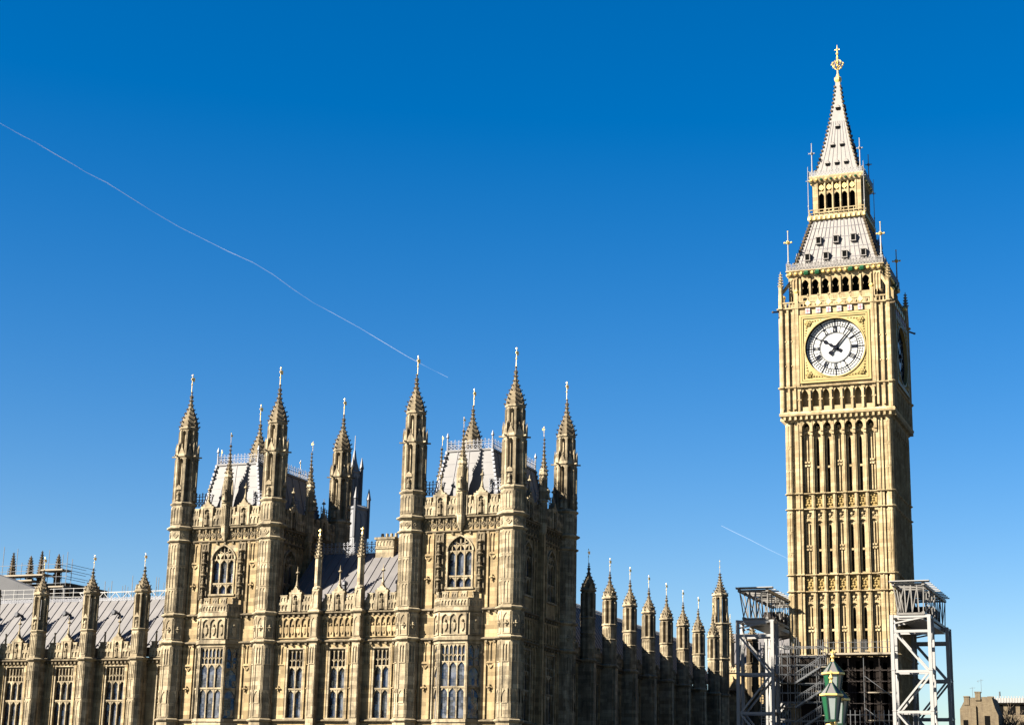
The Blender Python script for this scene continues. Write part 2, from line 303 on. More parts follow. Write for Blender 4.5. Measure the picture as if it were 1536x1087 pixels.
def win(parent, x0, x1, z0, z1, n, y, dep=0.3, trans=(), arch=False, mat='stone', mw=0.13, hood=True, loc=(0, 0, 0), rz=0, spring=None):
    """traceried window: stone mullions and heads, glass behind as sub-part. opening faces -y at y"""
    mb = MB(); yb = y+dep; wl = (x1-x0)/n; lev = [z0]+list(trans)+[z1]
    th = min(1.9*wl, (z1-z0)*0.3) if not arch else 0
    zsp = spring if arch else z1-th
    for i in range(1, n):
        xm = x0+i*wl; mb.box(xm-mw/2, xm+mw/2, y+.06, yb, z0, zsp)
    for i, zt in enumerate(lev[1:]):
        zb = lev[i]; top = i == len(lev)-2; zt2 = zsp if top else zt-.1
        if not top: mb.box(x0, x1, y+.03, yb, zt-.1, zt+.06)
        for k in range(n):
            mb.spandrels(x0+k*wl+mw*.4, x0+(k+1)*wl-mw*.4, zt2-wl*.75, zt2, y+.1, yb-.04, 4, .04)
    if not arch:   # panel tracery in the head: a row of small lights over each pair of lancet heads
        for i in range(2*n+1):
            xm = x0+i*wl/2; t = mw*.55 if i % 2 else mw*.8
            if 0 < i < 2*n: mb.box(xm-t/2, xm+t/2, y+.08, yb-.02, zsp, z1)
        mb.box(x0, x1, y+.07, yb-.02, zsp-.04, zsp+.05)
        for k in range(2*n):
            mb.spandrels(x0+k*wl/2+.03, x0+(k+1)*wl/2-.03, z1-wl*.55, z1, y+.09, yb-.03, 3, .04)
            xa = x0+(k+.5)*wl/2; zc = zsp+(z1-zsp)*.36
            mb.bar((x0+k*wl/2, y+.13, zc-.16), (xa, y+.13, zc+.12), .06); mb.bar((x0+(k+1)*wl/2, y+.13, zc-.16), (xa, y+.13, zc+.12), .06)
    else:
        mb.spandrels(x0, x1, zsp, z1+.02, y+.0, yb, 8, .02)
        mb.box(x0, x1, y+.07, yb-.02, zsp-.05, zsp+.05)
        W_ = x1-x0; H = z1-zsp
        for i in range(1, 2*n):
            xm = x0+i*W_/(2*n); u_ = abs(xm-(x0+x1)/2)/W_
            top = zsp+H*math.sin(math.acos(min(1, .5+u_)))/math.sin(R(60))
            mb.box(xm-.045, xm+.045, y+.08, yb-.02, zsp+.05, top-.02)
        for k in range(n):
            mb.spandrels(x0+k*wl+.05, x0+(k+1)*wl-.05, zsp+.05, zsp+.05+min(H*.45, .6), y+.1, yb-.04, 4, .04)
        for s_ in (-1, 1):
            xm = (x0+x1)/2; mb.bar((xm, y+.12, zsp+H*.45), (xm+s_*W_*.26, y+.12, zsp+H*.62), .08)
    if hood:
        for s_, xx in ((-1, x0), (1, x1)):
            mb.box(xx-.09, xx+.09, y-.1, y+.04, z0, zsp if arch else z1)
        mb.box(x0-.2, x1+.2, y-.16, y+.02, z0-.2, z0)
        if arch:
            W_ = x1-x0+.1; H = z1-zsp; pr = None
            for i in range(9):
                th_ = R(60)*i/8; dx = W_*(1-math.cos(th_)); zz = zsp+(H+.1)*math.sin(th_)/math.sin(R(60))
                if pr:
                    for s_ in (-1, 1):
                        c = (x0+x1)/2
                        mb.bar((c+s_*(W_/2-pr[0]), y-.06, pr[1]), (c+s_*(W_/2-dx), y-.06, zz), .18, .16)
                pr = (dx, zz)
        else: mb.box(x0-.12, x1+.12, y-.13, y+.03, z1, z1+.14)
    wo = mb.build('window', mat, parent, loc, rz)
    g = MB()
    if arch:
        W_ = x1-x0; H = z1-zsp; pts = [(x0, z0), (x1, z0)]
        pts += [(x0+W_*math.cos(R(60)*i/8), zsp+H*math.sin(R(60)*i/8)/math.sin(R(60))) for i in range(9)]
        pts += [(x1-W_*math.cos(R(60)*i/8), zsp+H*math.sin(R(60)*i/8)/math.sin(R(60))) for i in range(7, -1, -1)]
        g.ext(pts, yb-.03, yb+.1)
    else: g.box(x0+.01, x1-.01, yb-.03, yb+.1, z0+.01, z1-.01)
    g.build('glass', 'glass', wo)
    return wo
def holed(mb, x0, x1, z0, z1, y0, y1, cols):
    """wall with openings: cols = [(hx0,hx1,[(hz0,hz1),...])...] left to right"""
    x = x0
    for a, b, hs in cols:
        mb.box(x, a, y0, y1, z0, z1); z = z0
        for c, d in hs: mb.box(a, b, y0, y1, z, c); z = d
        mb.box(a, b, y0, y1, z, z1); x = b
    mb.box(x, x1, y0, y1, z0, z1)
def cresting(mb, p, q, h, step=0.45, t=0.05):
    """iron roof cresting from p to q"""
    p = Vector(p); q = Vector(q); L_ = (q-p).length; n = max(2, round(L_/step)); zz = Vector((0, 0, 1))
    for f in (.05, .5, .72): mb.bar(p+zz*h*f, q+zz*h*f, t, t)
    for i in range(n+1):
        c = p+(q-p)*i/n; mb.bar(c, c+zz*h*(1.0 if i % 2 == 0 else .86), t, t)
        e = (q-p).normalized()*L_/n*.28
        mb.bar(c+zz*h*.88-e, c+zz*h*.88+e, t, t)
        if i < n:
            c2 = p+(q-p)*(i+1)/n
            mb.bar(c+zz*h*.08, c2+zz*h*.48, t*.8, t*.8); mb.bar(c2+zz*h*.08, c+zz*h*.48, t*.8, t*.8)
def boss(mb, x, y, z, s=.2):
    mb.rings([(.01, z-s*2.2), (s*.5, z-s*1.2), (s*.35, z-s*.6), (s, z), (s*.35, z+s*.6), (s*.5, z+s*1.2), (.01, z+s*1.9)], 6, x, y)
    mb.box(x-s*1.5, x+s*1.5, y-s*.5, y+.02, z-s*.35, z+s*.35)
def quatrefoil(mb, x, z, y, s, t=.06, d=.1):
    for k in range(4):
        a = k*math.pi/2; c, sn = math.cos(a), math.sin(a)
        mb.bar((x+c*s, y-d/2, z+sn*s), (x-sn*s, y-d/2, z+c*s), t, d)
    mb.box(x-s*.28, x+s*.28, y-d, y, z-s*.28, z+s*.28)

# ------------------------------------------------------------------ setting
def sheet(name, x0, x1, y0, y1, z, mat):
    mb = MB(); mb.box(x0, x1, y0, y1, z-.5, z)
    return tag(mb.build(name, mat), kind='structure')
sheet('ground', -3000, 3000, -9, 6000, 0, 'paving')
sheet('river', -3000, 52, -3000, -9.01, -5, 'water')
sheet('river', 90, 3000, -3000, -9.01, -5, 'water')
sheet('road', 57, 85, -800, 60, .10, 'asphalt')
mb = MB(); mb.box(54.2, 57, -800, 60, -.4, .22); tag(mb.build('pavement', 'paving'), kind='structure')
mb = MB(); mb.box(52, 90, -800, -9.02, -5.2, -.41); tag(mb.build('bridge_deck', 'dark'), 'flat stone bridge deck crossing the river below the street lamp', 'bridge', kind='structure')
def bridge_parapet():
    mb = MB(); mb.box(53.3, 53.7, -400, 20, -.4, .55); mb.box(53.2, 53.8, -400, 20, 1.0, 1.15)
    y = -400
    while y < 20:
        mb.box(53.4, 53.6, y, y+.35, .55, 1.0); y += .7
    tag(mb.build('bridge_parapet', 'green'), 'green pierced bridge parapet running beside the pavement under the lamp', 'parapet')
bridge_parapet()
mb = MB(); mb.box(-400, 52, -9.6, -9.03, -5.2, 1.1); tag(mb.build('embankment_wall', 'dark'), 'low stone river wall in front of the palace', 'wall', kind='structure')

# ------------------------------------------------------------------ pavilion tower
W, D = 11.23, 15.26
def pavilion(loc, label):
    root = empty('pavilion_tower', loc, label, 'tower', 'twin pavilion towers of the river front')
    # walls ------------------------------------------------
    mb = MB()
    holed(mb, -W, 0, 0, 33.0, 0, .6, [(-7.12, -4.32, [(23.6, 28.82)])])
    mb.box(-W, -.6, D-.6, D, 0, 33); mb.box(-W, -W+.6, .6, D-.6, 0, 33)
    mb.push(T(0, 0, 0, math.pi/2))   # north face: u along +y, outward +x
    holed(mb, .6, D, 0, 33.0, 0, .59, [(2.9, 5.4, [(10.6, 17.6), (23.2, 28.6)]), (9.9, 12.4, [(10.6, 17.6), (23.2, 28.6)])])
    mb.pop()
    mb.box(-W+.6, -.6, .62, D-.6, 32.2, 32.6)
    for x in (-9.82, -8.72, -2.62, -1.6): mb.box(x-.1, x+.1, -.16, 0, 21.5, 29.2)   # wall shafts
    for x in (-9.82, -8.72, -2.62, -1.6): mb.box(x-.1, x+.1, -.16, 0, 10.5, 18.3)
    for x0, x1 in ((-9.7, -8.84), (-2.5, -1.72)):                 # blind tracery at heads of flat panels
        for zt in (29.1, 18.2):
            mb.panels(x0, x1, zt-2.1, zt, 2, 0, .1, .09); mb.box(x0, x1, -.14, 0, zt-2.25, zt-2.1)
            mb.bar((x0, -.06, zt-2.25), ((x0+x1)/2, -.06, zt-2.7), .1, .12); mb.bar((x1, -.06, zt-2.25), ((x0+x1)/2, -.06, zt-2.7), .1, .12)
    for x in (-9.27, -2.1):
        boss(mb, x, -.12, 24.5, .2); boss(mb, x, -.12, 13.6, .2)
    # north face ribs
    mb.push(T(0, 0, 0, math.pi/2))
    mb.box(7.2, 8.0, -.45, 0, 0, 33); mb.box(7.35, 7.85, -.6, -.45, 0, 30)
    for x in (1.75, 2.5, 5.8, 6.6, 8.7, 9.5, 12.8, 13.5): mb.box(x-.09, x+.09, -.14, 0, 10, 29.2)
    for x0, x1 in ((1.84, 2.41), (5.89, 6.51), (8.79, 9.41), (12.89, 13.41)):
        for zt in (29.1, 18.2): mb.panels(x0, x1, zt-2.2, zt, 2, 0, .09, .08)
    for z in (18.7,):
        for x0, x1 in ((1.8, 7.1), (8.1, 13.5)): mb.panels(x0, x1, z, 20.9, 7, 0, .12, .12)
    mb.pop()
    mb.build('wall', 'ashlar', root)
    # string courses and quatrefoil frieze
    mb = MB()
    def band(L0, L1):
        for z, h, p, b in ((10.1, .4, .35, 0), (18.15, .42, .32, .85), (21.1, .42, .32, .7), (29.15, .3, .2, .9), (30.55, .42, .3, .8)):
            hstring(mb, L0, L1, 0, z, h, p, b)
        n = round((L1-L0)/.82); st = (L1-L0)/n
        for i in range(n):
            xc = L0+(i+.5)*st; quatrefoil(mb, xc, 30.0, 0, .3); mb.box(xc+st/2-.05, xc+st/2+.05, -.12, 0, 29.5, 30.5)
    band(-W+1.2, -1.2)
    mb.push(T(0, 0, 0, math.pi/2)); band(1.2, D-1.2); mb.pop()
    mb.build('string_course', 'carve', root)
    # windows ----------------------------------------------
    win(root, -7.12, -4.32, 23.6, 28.8, 3, 0, .42, (24.75,), True, spring=27.3)
    for u0 in (2.9, 9.9):
        win(root, u0, u0+2.5, 23.2, 28.6, 2, 0, .4, (25.0,), True, spring=27.2, rz=math.pi/2)
        win(root, u0, u0+2.5, 10.6, 17.6, 2, 0, .4, (13.6,), rz=math.pi/2)
    # statue shafts beside the arched window
    for xc in (-7.98, -3.42):
        mb = MB(); mb.box(-.42, .42, -.12, .0, 23.0, 29.1)
        for k in range(4):
            z = 23.4+k*1.28; mb.rings([(.14, z-.25), (.3, z), (.3, z+.1)], 6, 0, -.3); mb.push(T(0, -.3, z+.1)); figure(mb, .72); mb.pop()
            mb.rings([(.3, z+.86), (.34, z+.95), (.1, z+1.15)], 6, 0, -.28)
        for s_ in (-.4, .4): mb.box(s_-.06, s_+.06, -.22, -.12, 23, 29.1)
        mb.panels(-.34, .34, 28.3, 29.1, 2, -.12, .08)
        mb.build('statue_shaft', 'carve', root, (xc, 0, 0))
    # oriel ------------------------------------------------
    ox0, ox1, px0, px1, py = -7.2, -4.15, -8.35, -3.0, -1.2
    mb = MB(); plan = [(px0, 0), (ox0, py), (ox1, py), (px1, 0)]
    def oprism(z0, z1, grow=0.0):
        g = grow; pl = [(px0-g, 0), (ox0-g*.5, py-g), (ox1+g*.5, py-g), (px1+g, 0)]
        mb.add([(x, y, z0) for x, y in pl]+[(x, y, z1) for x, y in pl], [(3, 2, 1, 0), (4, 5, 6, 7), (0, 1, 5, 4), (1, 2, 6, 5), (2, 3, 7, 6), (3, 0, 4, 7)])
    oprism(0, 10.4); oprism(10.15, 10.45, .12); oprism(17.85, 18.2); oprism(18.2, 18.6, .2); oprism(18.6, 20.95); oprism(21.1, 21.5, .22); oprism(20.95, 21.1, .04)
    # frieze panels with shields on the three sides
    import itertools
    sides = [(plan[0], plan[1]), (plan[1], plan[2]), (plan[2], plan[3])]
    frames = []
    for (ax, ay), (bx, by_) in sides:
        L_ = math.hypot(bx-ax, by_-ay); frames.append((T(ax, ay, 0, math.atan2(by_-ay, bx-ax)), L_))
    for (m, L_), n in zip(frames, (1, 3, 1)):
        mb.push(m); mb.panels(.12, L_-.12, 18.7, 20.9, n, 0, .14, .13, .5)
        for i in range(n):
            c = .12+(L_-.24)*(i+.5)/n; mb.ext([(c-.22, 19.9), (c-.22, 19.4), (c, 19.05), (c+.22, 19.4), (c+.22, 19.9)], -.12, 0)
            mb.ball((c, -.05, 20.15), .14)
        # parapet of the balcony above
        mb.box(0, L_, .0, .18, 21.5, 22.3); mb.box(-.04, L_+.04, -.07, .2, 22.3, 22.4)
        mb.panels(.05, L_-.05, 21.55, 22.28, max(2, round(L_/.4)), 0, .08, .09)
        k = 3 if n == 3 else 1
        for i in range(k):
            c = L_*(i+.5)/k; mb.box(c-.33, c+.33, 0, .18, 22.4, 22.95); mb.box(c-.38, c+.38, -.06, .2, 22.95, 23.05)
            mb.panels(c-.32, c+.32, 22.42, 22.93, 2, 0, .06, .07)
        # corner posts of the glazed part
        mb.box(-.1, .16, -.1, .3, 10.45, 17.85); mb.box(L_-.16, L_+.1, -.1, .3, 10.45, 17.85)
        mb.box(.1, L_-.1, .3, .5, 10.45, 17.85)
        mb.pop()
    ori = mb.build('oriel', 'stone', root)
    for (m, L_), n in zip(frames, (1, 3, 1)):
        o = win(root, .16, L_-.16, 10.55, 17.8, n, 0, .26, (13.6,), hood=False)
        o.matrix_local = m
    # parapets, statues ------------------------------------
    mb = MB(); parapet(mb, -W+1.25, -1.25, 30.95, -.2, 2.0, (-8.0, -3.45), 1.5, 2.95)
    mb.push(T(0, 0, 0, math.pi/2)); parapet(mb, 1.25, D-1.25, 30.95, -.2, 2.0, (4.1, 11.2), 1.5, 2.95); mb.pop()
    mb.push(T(-W, D, 0, math.pi)); parapet(mb, -W+1.25, -1.25, 30.95, -.2, 2.0, ()); mb.pop()
    mb.push(T(-W, D, 0, -math.pi/2)); parapet(mb, 1.25, D-1.25, 30.95, -.2, 2.0, ()); mb.pop()
    par = mb.build('parapet', 'stone', root)
    st = None
    for x, y, rz in ((-8.0, -.2, 0), (-3.45, -.2, 0), (.2, 4.1, math.pi/2), (.2, 11.2, math.pi/2)):
        if st is None:
            mb = MB(); figure(mb, 1.45); st = mb.build('statue', 'carve', par)
        else: st = again(st, (0, 0, 0))
        st.location = (x, y, 31.1); st.rotation_euler = (0, 0, rz)
    # corner turrets ---------------------------------------
    a = 1.2
    mb = MB()
    mb.rings([(a, 0), (a, 33.3)], 8)
    for z, h, p in ((10.1, .42, .22), (18.15, .45, .28), (21.1, .45, .28), (29.15, .36, .22), (30.5, .5, .34), (33.25, .4, .16)): string(mb, a, z, h, p)
    facets(mb, a, 12.0, 18.0, .06, 1, .8); facets(mb, a, 16.0, 17.9, .09, 2, .72)
    facets(mb, a, 18.75, 20.95, .07, 1, .85); facets(mb, a, 31.2, 33.1, .06, 2, .8); facets(mb, a, 10.6, 13.4, .06, 1, .8)
    for z0, z1 in ((21.7, 24.1), (24.15, 26.6), (26.65, 29.05)): facets(mb, a, z0, z1, .06, 2, .8)
    for i in range(8):
        mb.push(T(0, 0, 0, i*math.pi/4)); quatrefoil(mb, 0, 30.0, -a, .3); boss(mb, 0, -a-.06, 19.8, .17); mb.pop()
    # open stages
    mb.rings([(a, 33.65), (a-.05, 33.75)], 8)
    octopiers(mb, a-.12, 33.75, 38.6, .36, .36, .7); mb.rings([(.5, 33.7), (.5, 38.7)], 8)
    for i in range(8):
        mb.push(T(0, 0, 0, i*math.pi/4))
        if i % 2 == 0:
            mb.box(-.3, .3, -a+.1, -a+.3, 33.75, 35.0); mb.push(T(0, -a-.02, 33.85)); figure(mb, 1.0); mb.pop(); mb.ext([(-.36, 35), (.36, 35), (.3, 35.3), (0, 35.55), (-.3, 35.3)], -a-.08, -a+.3)
        mb.pop()
    mb.rings([(a-.12, 38.6), (a+.02, 38.75), (a+.02, 38.95), (a-.25, 39.1)], 8)
    for i in range(8):        # gablets and little pinnacles round the band
        mb.push(T(0, 0, 0, i*math.pi/4)); mb.ext([(-.42, 38.9), (.42, 38.9), (0, 39.85)], -a+.02, -a+.2); mb.push(T(0, -a+.1, 0)); mb.rings([(.05, 39.7), (.09, 39.95), (.02, 40.15)], 6); mb.pop(); mb.pop()
        mb.push(T(0, 0, 0, (i+.5)*math.pi/4)); mb.box(-.1, .1, -a/C8-.02, -a/C8+.2, 38.7, 39.75); mb.push(T(0, -a/C8+.09, 0)); mb.rings([(.1, 39.75), (.02, 40.35)], 4); mb.pop(); mb.box(-.06, .06, -a/C8-.35, -a/C8, 38.72, 38.86); mb.pop()
    a2 = .88
    mb.rings([(a2, 38.95), (a2, 39.35)], 8); octopiers(mb, a2, 39.35, 41.75, .28, .28, .5); mb.rings([(.36, 39.3), (.36, 41.8)], 8)
    mb.rings([(a2-.02, 41.75), (a2+.12, 41.9), (a2+.12, 42.05), (a2, 42.15)], 8)
    tur = mb.build('turret', 'stone', root)
    mb = MB()
    prof = [(a2+.03, 42.1), (.86, 42.6), (.70, 43.2), (.43, 43.9), (.21, 44.6), (.12, 45.3), (.05, 46.25)]
    crocket_spire(mb, prof, 8, .5, .15, 42.1); knop(mb, 45.55, .2); knop(mb, 46.2, .13)
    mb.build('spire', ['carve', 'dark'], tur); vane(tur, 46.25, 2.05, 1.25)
    for x, y in ((-W, 0), (0, D), (-W, D)): again(tur, (x, y, 0))
    # mid pinnacles -----------------------------------------
    def midpin(x, y, rz, zt):
        mb = MB()
        mb.rings([(.1, 29.3), (.42, 30.1), (.42, 30.5), (.42, 33.3), (.36, 36.2)], 8); facets(mb, .42, 31, 33.2, .05, 1); facets(mb, .38, 33.7, 36, .05, 1)
        mb.rings([(.42, 33.3), (.55, 33.4), (.46, 33.6)], 8); mb.rings([(.37, 36.1), (.48, 36.25), (.4, 36.5), (.34, 36.9)], 8)
        mb.push(T(0, -.5, 33.6)); figure(mb, 1.3); mb.pop()
        for s_ in (-.55, .55): mb.box(s_-.09, s_+.09, -.1, .1, 30.9, 35.2); mb.rings([(.09, 35.2), (.01, 36.0)], 4, s_, 0)
        o = mb.build('pinnacle', 'stone', root, (x, y, 0), rz)
        mb = MB(); crocket_spire(mb, [(.36, 36.6), (.26, 37.1), (.14, 37.9), (.08, 38.9), (.03, zt)], 8, .42, .11); knop(mb, zt-.35, .13)
        mb.build('spire', ['carve', 'dark'], o); vane(o, zt, 1.1, .7)
    midpin(-5.6, -.25, 0, 40.1); midpin(.3, 7.6, math.pi/2, 40.4); midpin(-W-.3, 7.6, -math.pi/2, 40.1); midpin(-5.6, D+.3, math.pi, 40.1)
    # roof ---------------------------------------------------
    mb = MB(); cx, cy = -5.6, D/2
    b0, b1, t0, t1 = 3.6, 7.0, 2.55, 6.2   # half sizes (x,y) bottom, top
    zb, zt = 32.6, 37.9
    P = [(cx-b0, cy-b1, zb), (cx+b0, cy-b1, zb), (cx+b0, cy+b1, zb), (cx-b0, cy+b1, zb), (cx-t0, cy-t1-.1, zt), (cx+t0, cy-t1-.1, zt), (cx+t0, cy+t1, zt), (cx-t0, cy+t1, zt)]
    mb.add(P, [(0, 1, 5, 4), (1, 2, 6, 5), (2, 3, 7, 6), (3, 0, 4, 7), (4, 5, 6, 7)])
    mb.box(cx-t0-.1, cx+t0+.1, cy-t1-.2, cy+t1+.1, zt, zt+.18)
    rf = mb.build('roof', 'lead', root)
    mb = MB()
    def lerp(a_, b_, f): return tuple(a_[i]+(b_[i]-a_[i])*f for i in range(3))
    for (i0, i1, j0, j1, n) in ((0, 1, 4, 5, 4), (1, 2, 5, 6, 8)):
        for k in range(n+1):
            f = k/n
            if 0 < k < n: mb.bar(lerp(P[i0], P[i1], f), lerp(P[j0], P[j1], f), .09)
        for z_ in (.25, .5, .75): mb.bar(lerp(P[i0], P[j0], z_), lerp(P[i1], P[j1], z_), .03)
    for i in range(4): mb.bar(P[i], P[i+4], .14)
    mb.build('roof_seam', 'seam', rf)
    mb = MB(); q = [(cx-t0, cy-t1, zt+.18), (cx+t0, cy-t1, zt+.18), (cx+t0, cy+t1, zt+.18), (cx-t0, cy+t1, zt+.18)]
    for i in range(4):
        cresting(mb, q[i], q[(i+1) % 4], 1.15, .42, .042); mb.push(T(q[i][0], q[i][1], 0)); mb.rings([(.09, zt), (.07, zt+1.5), (.16, zt+1.6), (.02, zt+2.1)], 6); mb.pop()
    for i in (1, 2, 0):      # crockets down the hips
        for k in range(12):
            p = lerp(P[i], P[i+4], (k+.5)/12); mb.box(p[0]-.07, p[0]+.17, p[1]-.17, p[1]+.07, p[2], p[2]+.3)
    for y in (-.55,): pass
    for x0, x1, y in ((-W+1.1, -W+3.0, .75), (-3.0, -1.1, .75)): cresting(mb, (x0, y, 33.3), (x1, y, 33.3), 1.6, .42, .07)
    for y0, y1 in ((1.2, 3), (12.2, 14), (5.4, 7), (8.2, 10)): cresting(mb, (-.75, y0, 33.3), (-.75, y1, 33.3), 1.6, .42, .07)
    mb.build('cresting', 'ironcrest', rf)
    return root
P2 = pavilion((0, 0, 0), 'right-hand sooty limestone pavilion tower whose shaded side wall adjoins the long row of pinnacles')
P1 = copy_tree(P2); P1.location = (-27.79, 0, 0)
P1['label'] = 'left-hand pavilion tower with four crocketed turrets, standing between two lead-roofed ranges'

# ------------------------------------------------------------------ ranges of the river front
def leadroof(parent, x0, x1, ye, ze, yr, zr, pitch, ends=False):
    mb = MB()
    mb.add([(x0, ye, ze), (x1, ye, ze), (x1, yr, zr), (x0, yr, zr), (x0, 2*yr-ye, ze), (x1, 2*yr-ye, ze)], [(0, 1, 2, 3), (3, 2, 5, 4), (0, 3, 4), (1, 5, 2)])
    rf = mb.build('roof', 'lead', parent)
    mb = MB(); x = x0+pitch/2; nv = Vector((0, -(zr-ze), yr-ye)).normalized()*.03
    while x < x1:
        mb.bar(Vector((x, ye, ze))+nv, Vector((x, yr, zr))+nv, .075, .1); x += pitch
    mb.build('roof_seam', 'seam', rf)
    return rf
def range_mid():
    x0, x1 = -27.79+1.15, -W-1.15
    root = empty('river_front_range', (0, 0, 0), 'short three-bay limestone range with pale lead roof between the two pavilion towers', 'building')
    wins = [(-25.02, -23.12), (-20.12, -18.18), (-15.05, -13.2)]
    mb = MB(); holed(mb, x0, x1, 0, 22.0, 0, .6, [(a, b, [(10.6, 17.6)]) for a, b in wins]); rw = MB(); rw.box(x0, x1, 15.4, 16, 0, 22); rw.build('rear_wall', 'stone', root)
    for c in (-21.65, -16.68): pass
    for (a, b) in wins:
        for s_, xx in ((-1, a-.22), (1, b+.22)): mb.box(xx-.08, xx+.08, -.15, 0, 10.5, 18.1)
    for (a, b) in ((-26.5, -25.35), (-22.8, -22.1), (-21.1, -20.45), (-17.85, -17.2), (-16.15, -15.4), (-12.9, -12.4)):
        mb.panels(a, b, 16.0, 18.05, max(1, round((b-a)/.4)), 0, .1, .09); boss(mb, (a+b)/2, -.1, 13.6, .17)
    bays = ((-26.5, -22.1), (-21.2, -17.1), (-16.25, -12.45))
    for a, b in bays:
        n = 6; mb.panels(a, b, 18.75, 20.95, n, 0, .16, .14, .45)
        st = (b-a-.14)/n
        for i in range(n):
            c = a+.07+st*(i+.5); mb.ext([(c-.2, 19.9), (c-.2, 19.4), (c, 19.1), (c+.2, 19.4), (c+.2, 19.9)], -.1, 0); mb.ball((c, -.04, 20.1), .13)
    mb.build('wall', 'ashlar', root)
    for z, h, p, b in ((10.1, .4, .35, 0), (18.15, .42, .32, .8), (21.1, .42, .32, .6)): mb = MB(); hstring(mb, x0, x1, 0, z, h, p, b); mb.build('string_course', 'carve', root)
    for a, b in wins: win(root, a, b, 10.6, 17.6, 2, 0, .4, (13.55,))
    mb = MB(); parapet(mb, -16.25, x1-.1, 21.5, -.15, 1.75, (-14.3,), 1.4, 2.75, 1.1, 2.0); mb.build('parapet', 'stone', root); mb = MB(); parapet(mb, -21.2, -17.1, 21.5, -.15, 1.75, (-19.3,), 1.4, 2.75, 1.1, 2.0); mb.build('parapet', 'stone', root); mb = MB(); parapet(mb, x0+.15, -22.1, 21.5, -.15, 1.75, (-24.35,), 1.4, 2.75, 1.1, 2.0)
    par = mb.build('parapet', 'stone', root)
    mb = MB(); figure(mb, 1.35); s_ = mb.build('statue', 'carve', par, (-24.35, -.15, 21.6))
    for x in (-19.3, -14.3): again(s_, (x, -.15, 21.6))
    # buttresses with slim pinnacles
    mb = MB(); a = .43
    mb.box(-a, a, -.95, .0, 0, 21.1); mb.rings([(a, 18.15), (a+.25, 18.35), (a+.25, 18.5), (a, 18.65)], 4, 0, -.5); mb.rings([(a, 21.1), (a+.25, 21.3), (a+.25, 21.45), (a, 21.6)], 4, 0, -.5)
    mb.panels(-.36, .36, 10.6, 18.0, 1, -.95, .06); mb.panels(-.36, .36, 18.8, 20.9, 1, -.95, .06); mb.panels(-.34, .34, 16, 18, 2, -.96, .07)
    mb.rings([(.40, 21.5), (.40, 23.7)], 4, 0, -.5); mb.panels(-.34, .34, 21.7, 23.6, 1, -.9, .06); mb.rings([(.46, 23.7), (.46, 23.85), (.3, 24.1), (.3, 27.0)], 8, 0, -.5)
    mb.rings([(.3, 26.9), (.42, 27.05), (.3, 27.25)], 8, 0, -.5)
    for k in range(4): mb.push(T(0, -.5, 0, k*math.pi/2)); mb.box(-.1, .1, -.36, -.26, 24.1, 26.9); mb.pop()
    bt = mb.build('buttress', 'stone', root, (-21.65, 0, 0))
    mb = MB(); crocket_spire(mb, [(.33, 0), (.26, .5), (.15, 1.3), (.05, 2.35)], 8, .36, .12); mb.build('spire', ['stone', 'carve'], bt, (0, -.5, 27.1))
    mb = MB(); finial(mb, 0, .75, .1); mb.build('finial', 'gold', bt, (0, -.5, 29.35))
    again(bt, (-16.68, 0, 0))
    rf = leadroof(root, x0, x1, 1.3, 22.4, 7.9, 28.7, 1.0)
    mb = MB(); cresting(mb, (x0, 7.9, 28.75), (x1, 7.9, 28.75), 1.25, .5, .07); mb.build('cresting', 'ironcrest', rf)
    mb = MB(); mb.box(-18.9, -16.75, 7.2, 8.7, 28, 30.0); mb.box(-19.05, -16.6, 7.05, 8.85, 30.0, 30.25); mb.box(-18.95, -16.7, 7.1, 8.8, 29.0, 29.15)
    for i in range(4): mb.rings([(.17, 30.25), (.14, 30.75)], 8, -18.5+i*.55, 7.95)
    mb.panels(-18.8, -16.85, 29.2, 29.95, 5, 7.2, .06); mb.build('chimney', 'stone', root)
    mb = MB()          # vent cowls
    for x in (-20.0, -13.7):
        mb.rings([(.22, 23.4), (.2, 24.5)], 8, x, 2.4); mb.rings([(.34, 24.5), (.3, 24.8), (.05, 25.0)], 8, x, 2.4)
    mb.build('vent_cowl', 'iron', rf)
range_mid()
